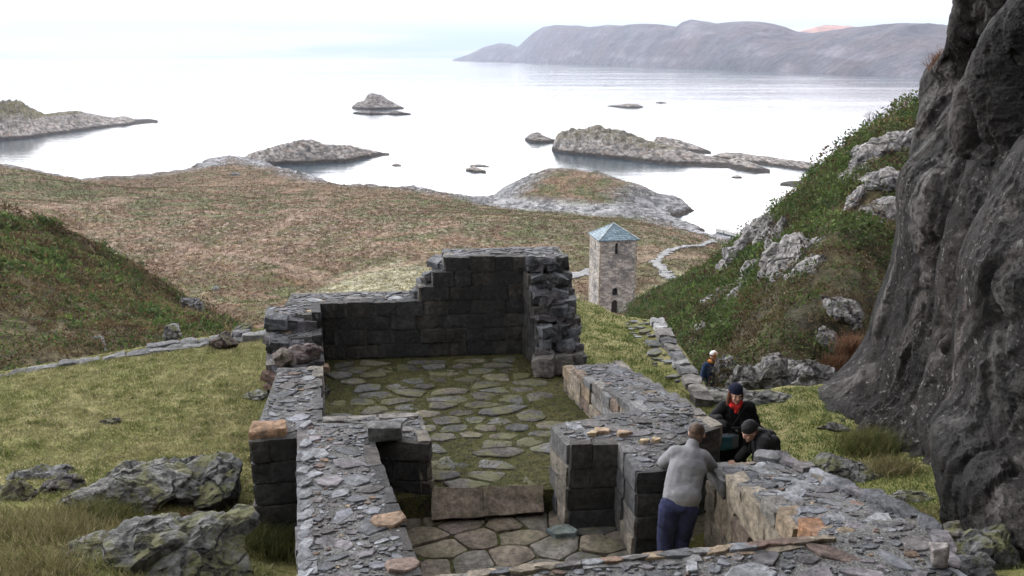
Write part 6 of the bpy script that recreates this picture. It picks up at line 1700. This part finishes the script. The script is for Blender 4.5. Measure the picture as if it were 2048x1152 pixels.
blob('jacket', [[((-0.07, 0, 0.80), 0.145), ((-0.07, 0, 1.0), 0.140), ((-0.07, 0.0, 1.20), 0.135), ((-0.06, 0.0, 1.30), 0.11)], [((0.07, 0, 0.80), 0.145), ((0.07, 0, 1.0), 0.140), ((0.07, 0.0, 1.20), 0.135), ((0.06, 0.0, 1.30), 0.11)],
    [((-0.15, 0, 1.345), 0.08), ((0.15, 0, 1.345), 0.08)], [((-0.17, 0, 1.34), 0.085), ((-0.25, -0.06, 1.08), 0.072), ((-0.34, -0.145, 0.99), 0.055)], [((0.17, 0, 1.34), 0.085), ((0.26, -0.02, 1.08), 0.072), ((0.21, 0.10, 0.96), 0.055)], [((0, 0, 1.37), 0.09), ((0, 0, 1.40), 0.075)]], [], 0.012, BLUE, walk, 5)
blob('trousers', [[((-0.085, 0, 0.86), 0.11), ((-0.10, 0.08, 0.48), 0.08), ((-0.10, 0, 0.06), 0.065)], [((0.085, 0, 0.86), 0.11), ((0.10, 0, 0.48), 0.08), ((0.11, -0.08, 0.06), 0.065)]], [], 0.012, BLACK, walk, 4)
blob('hat', [], [(hf((0, 0.014, 0.06)), (0.096, 0.108, 0.092), hr)], 0.008, HATP, walk, 3)
blob('scarf', [[(hf((0.09 * math.cos(k), 0.085 * math.sin(k) + 0.01, -0.115)), 0.042) for k in np.linspace(0, 2 * math.pi, 9)]], [], 0.009, ORANGE, walk, 3)
hc_ = empty('camera', tuple(np.array(base) + [-0.44, -0.21, 0.95]), 'dark camera held out by the far walker in blue', 'camera')
boxmesh('camera_body', (0.06, 0.04, 0.045), CAMB, hc_, 0.4, (0, 0, 0.04), (0, 0, 0.5))
blob('lens', [[((0.0, 0.03, 0.03), 0.03), ((-0.03, 0.08, 0.03), 0.03)]], [], 0.008, CAMB, hc_, 1)

# ------------------------------------------------------------------ haze, light, sky, camera
SUN_EL, SUN_AZ = math.radians(32), math.radians(-55)      # azimuth from +Y (towards the sea), negative = left
def mat_haze():
    m = bpy.data.materials.new('sea_haze'); m.use_nodes = True; t = m.node_tree; t.nodes.clear()
    o = t.nodes.new('ShaderNodeOutputMaterial'); v = t.nodes.new('ShaderNodeVolumePrincipled')
    v.inputs['Color'].default_value = (0.74, 0.81, 1.0, 1); v.inputs['Density'].default_value = HAZE; v.inputs['Density Attribute'].default_value = ''
    v.inputs['Anisotropy'].default_value = 0.0
    t.links.new(v.outputs[0], o.inputs['Volume'])
    return m
HAZE = 7e-5
bm = bmesh.new(); bmesh.ops.create_cube(bm, size=1.0)
me = bpy.data.meshes.new('haze'); bm.to_mesh(me); bm.free(); me.materials.append(mat_haze())
o = bpy.data.objects.new('haze', me); COL.objects.link(o); o.scale = (33200, 33200, 760); o.location = (0, 0, 374); tag(o, 'thin pale sea haze', kind='stuff')

wd = bpy.data.worlds.new('World'); scene.world = wd; wd.use_nodes = True
t = wd.node_tree; t.nodes.clear()
class WT(NT):
    def __init__(s): s.t = t
w = WT()
outw = t.nodes.new('ShaderNodeOutputWorld')
sky = t.nodes.new('ShaderNodeTexSky'); sky.sky_type = 'NISHITA'; sky.sun_disc = False
sky.sun_elevation = SUN_EL; sky.sun_rotation = SUN_AZ; sky.altitude = 60; sky.air_density = 1.0; sky.dust_density = 1.5; sky.ozone_density = 1.0
g = t.nodes.new('ShaderNodeTexCoord').outputs['Generated']
sx = w.n('SeparateXYZ', None, Vector=g)
el = sx.outputs[2]
n1 = w.noise(w.scaled(g, 1.6, 1.6, 26), 1.6, 5, 0.55, 0.3)
n2 = w.noise(w.scaled(g, 2.2, 2.2, 7), 1.7, 5, 0.6)
low = w.ramp(n1, 0.42, 0.60)
cover = w.math('MAXIMUM', w.math('MULTIPLY', low, 0.85), w.ramp(el, 0.018, 0.045))
warm = w.ramp(sx.outputs[0], 0.05, 0.7)
front = w.ramp(w.math('ADD', sx.outputs[1], w.math('MULTIPLY', sx.outputs[0], -0.25)), -0.35, 0.5)
band = w.math('MULTIPLY', w.ramp(el, 0.055, 0.12), w.ramp(el, 0.85, 0.4))
bright = w.math('ADD', w.ramp(el, 0.03, 0.5, 5.6, SKY_HI), w.math('MULTIPLY', w.math('MULTIPLY', band, front), SKY_BAND))
ccol = w.mix(w.math('MULTIPLY', warm, w.ramp(n2, 0.35, 0.6)), (1.0, 0.995, 1.0), (1.0, 0.90, 0.90))
ccol = w.mix(w.math('MULTIPLY', w.ramp(el, 0.08, 0.3), w.ramp(n2, 0.40, 0.62, 0.0, 0.35)), ccol, (0.72, 0.80, 0.92))
cl = w.mix(1.0, ccol, w.gray(bright), 'MULTIPLY')
pale = w.mix(1.0, w.mix(0.75, sky.outputs[0], (1.5, 3.6, 5.2)), (1, 1, 1), 'MULTIPLY')
c = w.mix(cover, pale, cl)
bg = t.nodes.new('ShaderNodeBackground'); bg.inputs['Strength'].default_value = 0.1
t.links.new(c, bg.inputs['Color']); t.links.new(bg.outputs[0], outw.inputs['Surface'])

sun = bpy.data.lights.new('sun', 'SUN'); sun.energy = SUN_E; sun.angle = math.radians(24); sun.color = (1.0, 0.97, 0.94)
so = bpy.data.objects.new('sun', sun); COL.objects.link(so)
dirv = Vector((math.sin(SUN_AZ) * math.cos(SUN_EL), math.cos(SUN_AZ) * math.cos(SUN_EL), math.sin(SUN_EL)))
so.rotation_euler = dirv.to_track_quat('Z', 'Y').to_euler()
so.location = (-30, 30, 90)

cd = bpy.data.cameras.new('camera_view'); cd.sensor_width = 36.0; cd.lens = F / 2048 * 36.0; cd.clip_start = 0.1; cd.clip_end = 60000
co_ = bpy.data.objects.new('camera_view', cd); COL.objects.link(co_); co_.location = (0, 0, CAMZ); co_.rotation_euler = (math.pi / 2 - PITCH, 0, 0)
scene.camera = co_
vs = scene.view_settings
scene.display_settings.display_device = 'sRGB'
vs.view_transform = 'Standard'; vs.look = 'None'; vs.exposure = EXPO; vs.gamma = 1.0
scene.render.engine = 'CYCLES'
scene.cycles.use_denoising = True
scene.cycles.max_bounces = 6; scene.cycles.diffuse_bounces = 3; scene.cycles.glossy_bounces = 2; scene.cycles.transmission_bounces = 2; scene.cycles.volume_bounces = 0
scene.cycles.use_adaptive_sampling = True; scene.cycles.adaptive_threshold = 0.02
